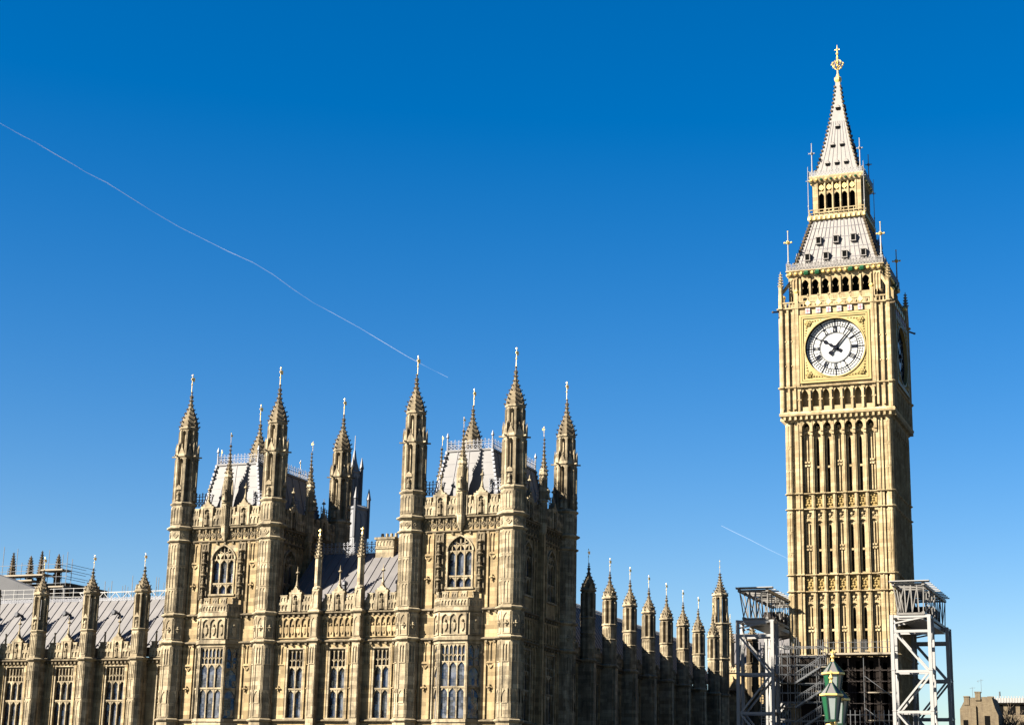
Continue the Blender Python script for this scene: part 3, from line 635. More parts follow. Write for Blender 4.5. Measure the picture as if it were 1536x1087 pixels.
def range_left():
    x1 = -39.02-1.1; x0 = -78.0; yw = .15
    root = empty('river_front_range', (0, 0, 0), 'long limestone range with three-light windows, vented lead roof and spired turrets at far left', 'building')
    cs = [-46.25-6.63*i for i in range(5)]; tx = [-42.95-6.63*i for i in range(6)]
    cols = sorted([(c-1.25, c+1.25, [(2, 7.6), (8.6, 16.1)]) for c in cs])+[(-40.95, -40.25, [(8.6, 16.1)])]
    mb = MB(); holed(mb, x0, x1, 0, 17.0, yw, yw+.6, cols); rw = MB(); rw.box(x0, x1, 12, 12.6, 0, 17); rw.build('rear_wall', 'stone', root)
    for c in cs:
        for s_ in (-1, 1):
            xx = c+s_*1.5; mb.box(xx-.09, xx+.09, yw-.2, yw, 7.8, 16.7); a, b = (c-2.3, c-1.65) if s_ < 0 else (c+1.65, c+2.3)
            mb.panels(a, b, 12.7, 16.5, 1, yw, .1); mb.panels(a, b, 8.2, 12.5, 1, yw, .1)
    mb.build('wall', 'ashlar', root)
    mb = MB(); hstring(mb, x0, x1, yw, 16.55, .45, .42, .5); mb.build('string_course', 'carve', root); mb = MB(); hstring(mb, x0, x1, yw, 7.7, .35, .3); mb.build('string_course', 'carve', root)
    for c in cs: win(root, c-1.25, c+1.25, 8.6, 16.1, 3, yw, .4, (12.45,)); 
    win(root, -40.95, -40.25, 8.6, 16.1, 1, yw, .4, (12.45,))
    for i, c in enumerate(cs[1:]): mb = MB(); parapet(mb, c-2.45, c+2.45, 17.0, yw-.1, 1.75, (c,), 1.35, 2.75, 1.15, 1.75, (c-1.75, c+1.75)); mb.build('parapet', 'stone', root)
    mb = MB(); parapet(mb, tx[0]+.85, x1, 17.0, yw-.1, 1.75, (), pinn=(-41.4,)); mb.build('parapet', 'stone', root)
    mb = MB()
    for i, c in enumerate(cs[:1]): parapet(mb, c-2.45, c+2.45, 17.0, yw-.1, 1.75, (c,), 1.35, 2.75, 1.15, 1.75, (c-1.75, c+1.75))
    par = mb.build('parapet', 'stone', root)
    mb = MB(); figure(mb, 1.3); s_ = mb.build('statue', 'carve', par, (cs[0], yw-.05, 17.1))
    for c in cs[1:]: again(s_, (c, yw-.05, 17.1))
    a = .78; yc = -.75
    mb = MB(); mb.rings([(a, 0), (a, 20.0)], 8); mb.box(-.7, .7, 0, .9, 0, 17)
    string(mb, a, 16.55, .45, .25); string(mb, a, 7.7, .35, .2); string(mb, a, 19.75, .3, .12)
    facets(mb, a, 17.3, 19.6, .05, 2, .8); facets(mb, a, 12.6, 16.4, .05, 1, .8); facets(mb, a, 14.6, 16.3, .06, 2, .75); facets(mb, a, 8.2, 12.4, .05, 1, .8)
    octopiers(mb, a-.08, 20.05, 23.8, .22, .26, .4)
    mb.rings([(.42, 20.0), (.42, 21.2)], 8)
    mb.push(T(0, -a+.1, 20.1)); figure(mb, .95); mb.pop(); mb.ext([(-.32, 21.2), (.32, 21.2), (0, 21.7)], -a-.05, -a+.25)
    mb.rings([(a-.1, 23.8), (a+.1, 23.95), (a+.1, 24.1), (a-.05, 24.25)], 8)
    for i in range(8): mb.push(T(0, 0, 0, i*math.pi/4)); mb.ext([(-.3, 24.1), (.3, 24.1), (0, 24.75)], -a-.02, -a+.12); mb.pop()
    tu = mb.build('turret', 'stone', root, (tx[0], yc, 0))
    mb = MB(); crocket_spire(mb, [(a-.06, 24.2), (.66, 24.6), (.46, 25.05), (.2, 25.6), (.1, 26.1), (.04, 26.75)], 8, .38, .11); knop(mb, 26.3, .17); knop(mb, 26.7, .1); mb.build('spire', ['carve', 'dark'], tu)
    vane(tu, 26.75, 1.5, .9)
    for x in tx[1:]: again(tu, (x, yc, 0))
    rf = leadroof(root, x0, x1, 1.2, 18.2, 6.6, 24.1, 1.1)
    mb = MB(); cresting(mb, (x0, 6.6, 24.12), (x1, 6.6, 24.12), .4, .5, .05); mb.build('cresting', 'ironcrest', rf)
    vc = None
    for i in range(12):
        x = -43.2-3.32*i
        if vc is None:
            mb = MB(); mb.push(Matrix.Rotation(R(90), 4, 'X')); mb.rings([(.12, -.3), (.12, .45), (.27, .45), (.3, .75), (.2, .85)], 10); mb.pop(); vc = mb.build('roof_vent', 'iron', rf, (x, 4.75, 22.45))
        else: again(vc, (x, 4.75, 22.45))
range_left()
def guard_rail():
    root = empty('guard_rail', (-61, 6.9, 24.4), 'white steel guard rail standing along the left lead roof ridge', 'railing')
    mb = MB(); x = -12.0
    while x < 6:
        mb.bar((x, 0, 0), (x, 0, 1.35), .06); mb.box(x+.25, x+1.15, -.02, .02, .25, .32); x += 1.4
    for z in (.3, .8, 1.3): mb.bar((-12, 0, z), (6, 0, z), .05)
    mb.build('rail', 'white', root)
    mb = MB()
    for i in range(9): mb.bar((-8+i*3.2, .3, -.3), (-8+i*3.2, .3, rnd.uniform(1.2, 2.6)), .05)
    mb.build('post', 'tube', root)
guard_rail()

# ------------------------------------------------------------------ north range with its row of pinnacles
def range_north():
    xw = -2.1; y0 = D+1.1; y1 = 88.0
    root = empty('north_range', (0, 0, 0), 'long shaded range receding behind the right tower, topped by a row of pinnacles', 'building')
    ys = [26.74+7.755*i for i in range(-1, 8)]
    mb = MB(); mb.push(T(xw, 0, 0, math.pi/2))
    cols = []; wn = []
    for y in ys:
        for off in (1.9, 4.35):
            cols.append((y+off, y+off+1.55, [(8.5, 16.2)]))
    holed(mb, y0, y1+2, 0, 19.0, 0, .6, cols)
    for y in ys:
        for x in (1.45, 3.88, 6.3): mb.box(y+x-.12, y+x+.12, -.2, 0, 4, 18.2)
        mb.panels(y+1.6, y+6.15, 16.5, 18.1, 6, 0, .12, .12)
    mb.pop(); mb.build('wall', 'ashlar', root); mb = MB(); mb.box(-17, -16.4, y0, y1, 0, 19); mb.build('rear_wall', 'stone', root)
    mb = MB(); mb.push(T(xw, 0, 0, math.pi/2)); hstring(mb, y0, y1, 0, 18.2, .5, .45, .7); mb.pop(); mb.build('string_course', 'carve', root)
    for y in ys:
        for off in (1.9, 4.35): win(root, y+off, y+off+1.55, 8.5, 16.2, 2, 0, .35, (12.3,), loc=(xw, 0, 0), rz=math.pi/2)
    for ya, yb_ in [(y+.95, y+6.8) for y in ys]+[(y0, ys[0]-.9)]:
        mb = MB(); mb.push(T(xw, 0, 0, math.pi/2)); parapet(mb, ya, yb_, 18.7, -.1, 1.7, (), step=1.2); mb.pop(); mb.build('parapet', 'stone', root)
    a = .76
    mb = MB(); mb.box(-1.2, a-.12, -.72, .72, 0, 18.2); mb.box(a-.12, a+.15, -.45, .45, 0, 18.2); mb.rings([(a, 18.0), (a, 23.4)], 8)
    string(mb, a, 18.2, .5, .25); string(mb, a, 23.1, .3, .12); string(mb, a, 21.4, .25, .08)
    facets(mb, a, 18.8, 21.3, .05, 1, .8); facets(mb, a, 21.7, 23.0, .05, 2, .8)
    octopiers(mb, a-.06, 23.4, 26.2, .26, .3, .4); mb.rings([(.5, 23.4), (.5, 26.2)], 8)
    mb.rings([(a-.08, 26.2), (a+.12, 26.35), (a+.12, 26.5), (a-.02, 26.65)], 8)
    for i in range(8): mb.push(T(0, 0, 0, i*math.pi/4)); mb.ext([(-.3, 26.5), (.3, 26.5), (0, 27.25)], -a-.02, -a+.12); mb.pop()
    tu = mb.build('pinnacle', 'stone', root, (-1.26, ys[0], 0))
    mb = MB(); crocket_spire(mb, [(a-.02, 26.6), (.68, 27.0), (.50, 27.55), (.24, 28.1), (.11, 28.7), (.04, 29.66)], 8, .42, .11); knop(mb, 28.95, .19); knop(mb, 29.5, .11); mb.build('spire', ['carve', 'dark'], tu)
    vane(tu, 29.66, 1.6, .9)
    for y in ys[1:]: again(tu, (-1.26, y, 0))
    # taller end turret
    a = 1.1; yc = 84.9
    mb = MB(); mb.rings([(a, 0), (a, 28.6)], 8); string(mb, a, 18.2, .5, .25); string(mb, a, 23.4, .35, .2); string(mb, a, 28.4, .4, .25)
    facets(mb, a, 19, 23.2, .06, 2, .8); facets(mb, a, 24, 28.2, .06, 2, .8); octopiers(mb, a-.15, 28.8, 32.6, .3, .32, .5)
    for i in range(8): mb.push(T(0, 0, 0, (i+.5)*math.pi/4)); mb.box(-.1, .1, -a-.2, -a+.1, 24, 29.6); mb.rings([(.1, 29.6), (.02, 30.4)], 4, 0, -a-.05); mb.pop()
    mb.rings([(a-.2, 32.6), (a+.02, 32.75), (a+.02, 32.95), (a-.15, 33.1)], 8)
    tu = mb.build('turret', 'stone', root, (-1.26, yc, 0))
    mb = MB(); crocket_spire(mb, [(a-.15, 33.0), (.75, 33.4), (.42, 34.1), (.2, 35), (.06, 36.2)], 8, .4, .17); knop(mb, 35.5, .2); mb.build('spire', ['carve', 'dark'], tu); vane(tu, 36.2, 1.8)
    # slate-dark roof
    mb = MB(); xe, ze, xr, zr = -3.2, 20.3, -6.4, 25.75
    mb.add([(xe, y0+.2, ze), (xe, y1, ze), (xr, y1, zr), (xr, y0+.2, zr), (2*xr-xe, y0+.2, ze), (2*xr-xe, y1, ze)], [(0, 1, 2, 3), (3, 2, 5, 4), (0, 3, 4), (1, 5, 2)])
    rf = mb.build('roof', 'lead', root)
    mb = MB(); y = y0+.6
    while y < y1: mb.bar((xe, y, ze+.04), (xr, y, zr+.04), .08); y += 1.0
    mb.build('roof_seam', 'seam', rf)
    mb = MB(); cresting(mb, (xr, y0+.3, zr), (xr, y1, zr), .55, .45, .07); mb.build('cresting', 'ironcrest', rf)
range_north()

# ------------------------------------------------------------------ rear hall seen through the left gantry
def rear_hall():
    root = empty('rear_hall', (0, 93, 0), 'sunlit gabled stone hall with pale roof seen behind the left steel gantry', 'building')
    mb = MB(); holed(mb, -4, 14, 0, 22.3, 0, .7, [(2.35, 3.95, [(12, 17.8)]), (5.5, 7.1, [(12, 17.8)]), (8.7, 10.3, [(12, 17.8)])])
    for x in (1.6, 4.7, 7.8, 10.9): mb.box(x-.3, x+.3, -.6, 0, 0, 21)
    for a, b in ((1.9, 4.4), (5.0, 7.5), (8.1, 10.6)): mb.panels(a, b, 20.2, 22.2, 4, 0, .15, .16)
    mb.build('wall', 'ashlar', root)
    mb = MB(); hstring(mb, -4, 14, 0, 19.4, .6, .45, .7); mb.build('string_course', 'carve', root)
    for x in (2.35, 5.5, 8.7): win(root, x, x+1.6, 12, 17.8, 2, 0, .35, (), True, spring=16.2)
    mb = MB(); parapet(mb, -4, 14, 22.3, -.1, 1.2, (3.15, 6.3), 1.6, 2.4); mb.build('parapet', 'stone', root)
    rf = leadroof(root, -6, 14, 1.2, 22.6, 8.5, 29.0, 1.4)
    mb = MB(); a = .75
    mb.rings([(a, 0), (a, 23.6)], 8); facets(mb, a, 18, 23, .05, 1); octopiers(mb, a-.05, 23.6, 26.6, .26, .3); mb.rings([(a-.05, 26.6), (a+.15, 26.8), (a, 27)], 8); string(mb, a, 23.3, .3, .15)
    t_ = mb.build('turret', 'dark', root, (2.0, -2.2, 0)); mb = MB(); crocket_spire(mb, [(a, 27), (.45, 27.8), (.1, 29.4)], 8, .4, .15); mb.build('spire', ['carve', 'dark'], t_)
    mb = MB(); crocket_spire(mb, [(.55, 26.9), (.3, 28.2), (.06, 30.0)], 8, .4, .16); mb.rings([(.55, 20), (.55, 26.9)], 8); p = mb.build('pinnacle', ['stone', 'dark'], root, (-2.3, 1.5, 0)); vane(p, 30, 1.2, .7)
rear_hall()

# ------------------------------------------------------------------ ventilation tower behind the left pavilion
def vent_tower():
    root = empty('ventilation_tower', (-38.8, 41, 0), 'slim pale two-stage turret with dark pinnacles behind the left pavilion tower', 'tower')
    mb = MB(); mb.rings([(1.1, 0), (1.1, 39.6), (1.25, 39.8), (1.25, 40.0), (.8, 40.3)], 4, rot=math.pi/4-R(24))
    mb.push(T(0, 0, 0, -R(24)))
    for k in range(4): mb.push(T(0, 0, 0, k*math.pi/2)); mb.panels(-.9, .9, 36, 39.4, 2, -1.1, .06, .12); mb.panels(-.9, .9, 31, 35.8, 2, -1.1, .06, .12); mb.pop()
    mb.pop(); mb.rings([(.7, 40.2), (.7, 44.6), (.82, 44.8), (.5, 45.1), (.25, 46.3), (.08, 47.8)], 4, -.55, -.2, rot=math.pi/4-R(24))
    mb.push(T(-.55, -.2, 0, -R(24)))
    for k in range(4): mb.push(T(0, 0, 0, k*math.pi/2)); mb.panels(-.6, .6, 40.6, 44.4, 2, -.7, .07, .1); mb.pop()
    mb.pop(); mb.build('shaft', 'paleblue', root)
    mb = MB(); mb.rings([(.06, 47.8), (.04, 49.8)], 6); mb.build('rod', 'white', root, (-.55, -.2, 0))
    mb = MB(); mb.rings([(.22, 36), (.22, 41.0), (.3, 41.1), (.03, 42.6)], 8)
    o = mb.build('corner_pinnacle', 'iron', root, (.55, -1.45, 0)); again(o, (1.45, .55, 0)); again(o, (-.55, 1.45, 0)); again(o, (.4, .15, 4.2)); again(o, (-.3, -1.1, 4.2))
    mb = MB(); mb.push(T(-.55, -.2, 0, -R(24))); mb.box(.66, .72, -.4, .4, 41, 44); mb.box(-.3, .3, -.73, -.66, 41, 43.8); mb.pop(); mb.build('opening', 'iron', root)
vent_tower()

# ------------------------------------------------------------------ far scaffolded tower and covered roof on the left
def far_tower():
    root = empty('scaffolded_tower', (-104, 62, 0), 'distant tower with four crocketed pinnacles wrapped in scaffolding at far left', 'tower')
    mb = MB(); mb.box(-6, 6, -1, 9, 0, 34.3); mb.build('wall', 'dark', root)
    for x, y, h in ((-4.6, -1.6, 39.3), (-1.4, -1.4, 38.7), (.8, -1.6, 39.4), (3.9, -1.5, 38.8)):
        mb = MB(); mb.rings([(.5, 30), (.5, 35.2)], 8); crocket_spire(mb, [(.5, 35), (.42, 36.5), (.26, 38), (.06, h)], 8, .4, .12); mb.build('pinnacle', ['dark', 'dark'], root, (x, y, 0))
    mb = MB()
    for x in (-7.5, -5, -2.4, -.2, 2.6, 5.2, 7.0):
        for y in (-3.5, -2.2):
            mb.bar((x, y, 0), (x, y, 36+rnd.uniform(.5, 4)), .07)
    for z in (32, 33, 34, 35, 36, 36.9): mb.bar((-7.6, -3.5, z), (7.2, -3.5, z), .06); mb.bar((5.2, -3.5, z), (5.2, 4, z), .06); mb.bar((7.0, -3.5, z), (7.0, 4, z), .06)
    mb.build('scaffold_tube', 'tube', root)
    mb = MB()
    for x0, x1, z in ((-7, 3.5, 35.2), (-4, 7, 33.3), (2.5, 6.5, 35.9), (-6, 1, 34.4)): mb.box(x0, x1, -3.9, -1.6, z, z+.22)
    mb.build('scaffold_board', 'board', root)
far_tower()
def covered_roof():
    mb = MB(); mb.ext([(-22, 0), (5.2, 0), (5.2, 29.0), (-.7, 31.0), (-22, 37)], 0, 2)
    for x in range(-20, 5, 2): mb.box(x-.05, x+.05, -.04, 0, 0, 28)
    o = mb.build('covered_roof', 'sheet', None, (-86, 31, 0)); tag(o, 'grey sheeted temporary roof sloping down behind the left lead roof', 'roof cover')
covered_roof()
def lattice(name, loc, L_, h, label):
    root = empty(name, loc, label, 'truss'); mb = MB(); n = int(L_/.9)
    for z in (0, h): mb.bar((0, 0, z), (L_, 0, z), .12)
    for i in range(n): mb.bar((i*L_/n, 0, 0 if i % 2 else h), ((i+1)*L_/n, 0, h if i % 2 else 0), .08)
    mb.build('truss_beam', 'white', root)
    mb = MB()
    for i in range(8): x = rnd.uniform(0, L_); mb.bar((x, .3, -5), (x, .3, h+rnd.uniform(.3, 2.4)), .06)
    for i in range(14): x = rnd.uniform(0, L_); mb.bar((x, .5, -3), (x, .5, h+rnd.uniform(-.2, 1.2)), .05)
    mb.build('standard', 'tube', root)
    mb = MB()
    for i in range(9): x = rnd.uniform(0, L_-2); mb.box(x, x+rnd.uniform(.8, 2.4), .2, 1.2, -1.6, -1.6+rnd.uniform(.5, 1.3))
    mb.build('board_stack', 'dark', root)
lattice('lattice_beam', (-73.5, 30, 27.35), 15, 1.0, 'white lattice scaffold beam behind the left roof beside the left tower')

# ------------------------------------------------------------------ clock tower
def clock_tower():
    root = empty('clock_tower', (26.42, 40.7, 0), 'tall cleaned limestone clock tower with white dials, belfry and iron spire', 'tower')
    RZ = [k*math.pi/2 for k in range(4)]
    ribs = [-3.1, -1.86, -.62, .62, 1.86, 3.1]; cent = [-3.72, -2.48, -1.24, 0, 1.24, 2.48, 3.72]
    yb, yf = -5.5, -6.05
    mb = MB(); mb.mat(0)
    mb.box(-5.5, 5.5, -5.5, 5.5, 0, 62)
    tiers = [(0, 9.2), (11.0, 17.6), (19.4, 26.6), (28.5, 36.1), (37.9, 46.4)]
    for rz in RZ:
        mb.push(T(0, 0, 0, rz))
        for r in ribs: mb.box(r-.19, r+.19, yf, yb, 0, 46.3); mb.box(r-.07, r+.07, yf-.08, yf, 0, 46.0)
        for s_ in (-1, 1):
            xa = s_*4.7; mb.box(xa-.4, xa+.4, yf-.05, yb, 0, 46.4); mb.box(xa-.07, xa+.07, yf-.15, yf-.05, 0, 46.2)   # inner pier
            xs = s_*4.05
        for i, c in enumerate(cent):
            lanc = i in (1, 2, 4, 5)
            for (z0, z1) in tiers[1:]:
                top = z1
                if not lanc:        # blind bays: paired slim mouldings with knots
                    mb.box(c-.06, c+.06, yb-.18, yb, z0+.3, z1-1.6); mb.box(c+.25, c+.37, yb-.18, yb, z0+.3, z1-1.6); mb.box(c-.37, c-.25, yb-.18, yb, z0+.3, z1-1.6)
                    zc = z0+(z1-z0)*.42
                    for dx in (-.17, .17): mb.box(c+dx-.12, c+dx+.12, yb-.3, yb, zc-.3, zc-.08); mb.box(c+dx-.12, c+dx+.12, yb-.3, yb, zc+.08, zc+.3)
                mb.spandrels(c-.45, c+.45, z1-1.75, z1-1.2, yb-.25, yb, 4); mb.box(c-.45, c+.45, yb-.25, yb, z1-1.2, z1-1.05)
                for dx in (-.22, .22): mb.bar((c+dx-.2, yb-.15, z1-1.0), (c+dx, yb-.15, z1-.55), .1, .25); mb.bar((c+dx+.2, yb-.15, z1-1.0), (c+dx, yb-.15, z1-.55), .1, .25)
                mb.ball((c, yb-.2, z1-.62), .17)
        for (z0, z1) in ((26.6, 28.5), (36.1, 37.9), (17.6, 19.4)):   # carved panel bands
            mb.mat(1)
            for c in cent:
                mb.box(c-.44, c+.44, yb-.22, yb, z0+.2, z1-.1)
                for k in range(3):
                    mb.ball((c-.2+.2*k, yb-.24, z0+.55+.32*(k % 2)), .14); mb.ball((c-.2+.2*k, yb-.24, z0+1.15+.25*((k+1) % 2)), .13)
            mb.mat(0)
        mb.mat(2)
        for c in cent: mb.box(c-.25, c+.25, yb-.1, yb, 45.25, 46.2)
        mb.mat(0)
        # small arches under the cornice
        for c in cent:
            mb.spandrels(c-.45, c+.45, 45.6, 46.4, yf-.25, yb, 5)
        for r in ribs+[-4.34, 4.34]: mb.box(r-.16, r+.16, yf-.3, yf, 45.2, 46.4); mb.box(r-.13, r+.13, yf-.18, yf, 44.8, 45.2)
        mb.pop()
    for sx in (-1, 1):             # corner shafts
        for sy in (-1, 1):
            mb.push(T(sx*5.72, sy*5.72, 0)); mb.rings([(.46, 0), (.46, 46.4)], 8)
            for (z0, z1) in tiers[1:]:
                n = 3; st = (z1-z0-.4)/n
                for k in range(n): facets(mb, .46, z0+.2+k*st, z0+.2+(k+1)*st-.05, .05, 1, .85, mw=.07)
            mb.pop()
    shaft = mb.build('shaft', ['ben', 'benpanel', 'void'], root)
    mb = MB()
    for z in (9.2, 11.0, 17.5, 19.3, 26.5, 28.4, 36.0, 37.8):
        for rz in RZ:
            mb.push(T(0, 0, 0, rz)); hstring(mb, -4.2, 4.2, yf+.12, z, .24, .22)
            for r in ribs: hstring(mb, r-.24, r+.24, yf-.02, z-.02, .26, .2)
            for s_ in (-1, 1): hstring(mb, s_*4.7-.46, s_*4.7+.46, yf-.07, z, .26, .2)
            mb.pop()
        for sx in (-1, 1):
            for sy in (-1, 1): mb.push(T(sx*5.72, sy*5.72, 0)); string(mb, .46, z, .26, .2); mb.pop()
    mb.build('string_course', 'ben', root)
    # lancets
    w0 = None
    for z0, z1 in ((37.95, 44.6), (28.75, 34.4), (20.0, 24.9)):
        w0 = None
        for rz in (0, math.pi/2):
            for c in (-2.48, -1.24, 1.24, 2.48):
                if w0 is None:
                    mb = MB()
                    for s_ in (-1, 1): mb.box(s_*.26-.1, s_*.26+.1, yb-.2, yb, z0, z1)
                    mb.spandrels(-.16, .16, z1-.6, z1, yb-.2, yb, 4, .02); mb.box(-.45, .45, yb-.3, yb, z0-.15, z0+.05)
                    zc = z0+(z1-z0)*.47; mb.box(-.2, .2, yb-.22, yb, zc-.12, zc+.12)
                    w0 = mb.build('lancet', 'ben', root); g = MB(); g.box(-.16, .16, yb-.04, yb+.1, z0+.05, z1-.02); g.build('glass', 'void', w0)
                    w0.matrix_local = T(0, 0, 0, rz) @ T(c, 0, 0)
                else:
                    o = again(w0, (0, 0, 0)); o.matrix_local = T(0, 0, 0, rz) @ T(c, 0, 0)
    # clock stage -------------------------------------------
    mb = MB()
    mb.rings([(6.1, 46.4), (6.3, 46.6), (6.35, 46.8), (6.7, 47.1), (6.75, 47.35), (6.55, 47.6)], 4)
    mb.box(-5.0, 5.0, -5.0, 5.0, 47.5, 50.4); mb.box(-5.75, 5.75, -5.75, 5.75, 50.3, 60.9)
    for rz in RZ:
        mb.push(T(0, 0, 0, rz))
        for i in range(20): x = -6.1+i*.645; mb.box(x-.12, x+.12, -6.72, -6.2, 46.62, 46.98)
        # arcade below the dial
        for k in range(8):
            x = -4.34+k*1.24; mb.box(x-.2, x+.2, -6.5, -5.0, 47.6, 50.3); mb.box(x-.09, x+.09, -6.62, -6.5, 47.6, 50.1)
            mb.box(x-.24, x+.24, -6.6, -6.5, 48.9, 49.05)
        for c in cent:
            mb.spandrels(c-.42, c+.42, 49.3, 50.3, -6.4, -5.9, 5); mb.box(c-.1, c+.1, -5.3, -5.0, 47.7, 49.6)
            mb.box(c-.42, c+.42, -6.35, -6.25, 47.6, 48.15)
        hstring(mb, -4.6, 4.6, -6.4, 50.3, .35, .3)
        mb.box(-4.4, 4.4, -6.55, -5.75, 50.64, 50.9)
        # corner piers
        for s_ in (-1, 1):
            c = s_*5.55; mb.box(c-.8, c+.8, -6.22, -5.0, 47.6, 60.1)
            for k in range(3): x = c-.72+k*.72; mb.box(x-.12, x+.12, -6.62, -6.22, 47.9, 60.0)
            for x0 in (c-.59, c+.13):
                for zt in (59.7, 50.0): mb.spandrels(x0, x0+.46, zt-.5, zt, -6.37, -6.22, 3); mb.box(x0, x0+.46, -6.37, -6.22, zt, zt+.25)
                for zq in (53.2, 56.2): mb.push(T(x0+.23, 0, 0)); quatrefoil(mb, 0, zq, -6.22, .28, .08, .2); mb.pop()
            hstring(mb, c-.85, c+.85, -6.4, 50.3, .4, .3); hstring(mb, c-.95, c+.95, -6.4, 59.95, .35, .3)
        mb.box(-4.5, 4.5, -6.5, -5.7, 59.3, 60.1)
        mb.pop()
    for sx in (-1, 1):
        for sy in (-1, 1):
            mb.push(T(sx*6.35, sy*6.35, 0)); mb.rings([(.3, 47.4), (.3, 61.0)], 8); string(mb, .3, 50.3, .4, .2); string(mb, .3, 60, .35, .2)
            mb.mat(1); mb.bar((sx*.2, sy*.2, 59.9), (sx*.8, sy*.8, 59.75), .16); mb.ball((sx*.82, sy*.82, 59.75), .14); mb.mat(0); mb.pop()
    mb.build('clock_stage', ['ben', 'dark'], root)
    # dial surround: square frame with round hole
    y0 = -6.75
    mb = MB(); n = 64; hs = 4.15; r_ = 3.5; cz = 55.05
    vs = []; fs = []
    for i in range(n):
        t = 2*math.pi*i/n; c, s_ = math.cos(t), math.sin(t); k = (hs-.45)/max(abs(c), abs(s_))
        vs += [(c*k, y0+.12, cz+s_*k), (c*r_, y0+.06, cz+s_*r_), (c*r_, y0+.5, cz+s_*r_)]
    for i in range(n):
        a, b = 3*i, 3*((i+1) % n); fs += [(a, b, b+1, a+1), (a+1, b+1, b+2, a+2)]
    mb.add(vs, [f[::-1] for f in fs])
    z0, z1 = cz-hs, cz+hs
    for s_ in (-1, 1):
        mb.box(s_*hs-.24 if s_ > 0 else -hs-.0, s_*hs+.0 if s_ > 0 else -hs+.24, y0-.02, y0+.5, z0, z1); xx = s_*(hs-.38); mb.box(xx-.08, xx+.08, y0+.0, y0+.5, z0+.3, z1-.3)
        zz = cz+s_*(hs-.12); mb.box(-hs+.24, hs-.24, y0-.02, y0+.5, zz-.12, zz+.12); zz = cz+s_*(hs-.38); mb.box(-hs+.46, hs-.46, y0+.0, y0+.5, zz-.08, zz+.08)
        for q in (-1, 1):     # leafwork in the spandrels
            cx, cc = s_*(hs-1.05), cz+q*(hs-1.05)
            for k in range(6): t = k*math.pi/3; mb.ball((cx+.26*math.cos(t), y0+.08, cc+.26*math.sin(t)), .17)
            mb.ball((cx, y0+.02, cc), .2)
            for k in range(4): mb.ball((cx-s_*(.5+.33*k), y0+.1, cc+q*(.22+.04*k)), .13-.015*k); mb.ball((cx+s_*(.22+.04*k), y0+.1, cc-q*(.5+.33*k)), .13-.015*k)
    mb.rings([(.1, 0)]*2, 4) if False else None
    for i in range(n):       # moulded ring
        t0, t1 = 2*math.pi*i/n, 2*math.pi*(i+1)/n
        mb.bar((3.56*math.cos(t0), y0+.04, cz+3.56*math.sin(t0)), (3.56*math.cos(t1), y0+.04, cz+3.56*math.sin(t1)), .14, .16)
    fr = mb.build('dial_surround', 'dialgold', root)
    for rz in RZ[1:]: again(fr, (0, 0, 0), rz)
    # the dial
    yd = y0+.42
    def disc(mb, r, y, yb_, n=64):
        mb.ext([(r*math.cos(2*math.pi*i/n), cz+r*math.sin(2*math.pi*i/n)) for i in range(n)], y, yb_)
    mb = MB(); disc(mb, 3.49, yd, yd+.1); dial = mb.build('clock_dial', 'opal', root)
    mb = MB(); yl = yd-.035
    def arc(r, w_, n=72):
        for i in range(n):
            t0, t1 = 2*math.pi*i/n, 2*math.pi*(i+1)/n
            q = [((r-w_/2)*math.cos(t0), yl, cz+(r-w_/2)*math.sin(t0)), ((r+w_/2)*math.cos(t0), yl, cz+(r+w_/2)*math.sin(t0)), ((r+w_/2)*math.cos(t1), yl, cz+(r+w_/2)*math.sin(t1)), ((r-w_/2)*math.cos(t1), yl, cz+(r-w_/2)*math.sin(t1))]
            mb.add(q+[(x, yd+.02, z) for x, y, z in q], [(0, 1, 2, 3), (1, 5, 6, 2), (0, 3, 7, 4)])
    def rad(t, ra, rb, wd, off=0.0, skew=0.0):     # radial stroke at clock angle t (deg, clockwise from 12)
        a = R(90-t); c, s_ = math.cos(a), math.sin(a); px, pz = s_, -c
        def pt(r, o): return (c*r+px*o, yl-.012, cz+s_*r+pz*o)
        mb.bar(pt(ra, off-skew), pt(rb, off+skew), .05, wd) if False else mb.add(
            [pt(ra, off-skew-wd/2), pt(ra, off-skew+wd/2), pt(rb, off+skew+wd/2), pt(rb, off+skew-wd/2)]+[(p[0], yd+.02, p[2]) for p in (pt(ra, off-skew-wd/2), pt(ra, off-skew+wd/2), pt(rb, off+skew+wd/2), pt(rb, off+skew-wd/2))],
            [(0, 1, 2, 3), (0, 4, 5, 1), (1, 5, 6, 2), (2, 6, 7, 3), (3, 7, 4, 0)])
    arc(3.44, .09); arc(3.2, .045); arc(2.86, .045); arc(2.62, .09); arc(1.86, .07); arc(1.74, .03)
    for k in range(60):
        rad(k*6, 2.86, 3.2, .045)
        if k % 5: rad(k*6, 2.62, 2.86, .03)
    nums = ['XII', 'I', 'II', 'III', 'IIII', 'V', 'VI', 'VII', 'VIII', 'IX', 'X', 'XI']
    for h, s_ in enumerate(nums):
        t = h*30; rad(t, 2.55, 3.44, .115)
        wid = {'I': .15, 'V': .27, 'X': .28}; tot = sum(wid[c] for c in s_); x = -tot/2
        for c in s_:
            m_ = x+wid[c]/2
            if c == 'I': rad(t, 1.95, 2.5, .095, m_)
            elif c == 'V': rad(t, 1.95, 2.5, .075, m_-.05, -.05); rad(t, 1.95, 2.5, .05, m_+.05, .05)
            else: rad(t, 1.95, 2.5, .08, m_, .09); rad(t, 1.95, 2.5, .05, m_, -.09)
            x += wid[c]
        rad(t, 1.93, 1.97, tot*.95); rad(t, 2.49, 2.53, tot*.95)
        rad(t+15, 1.86, 2.62, .025)
    mb.build('numeral_ring', 'black', dial)
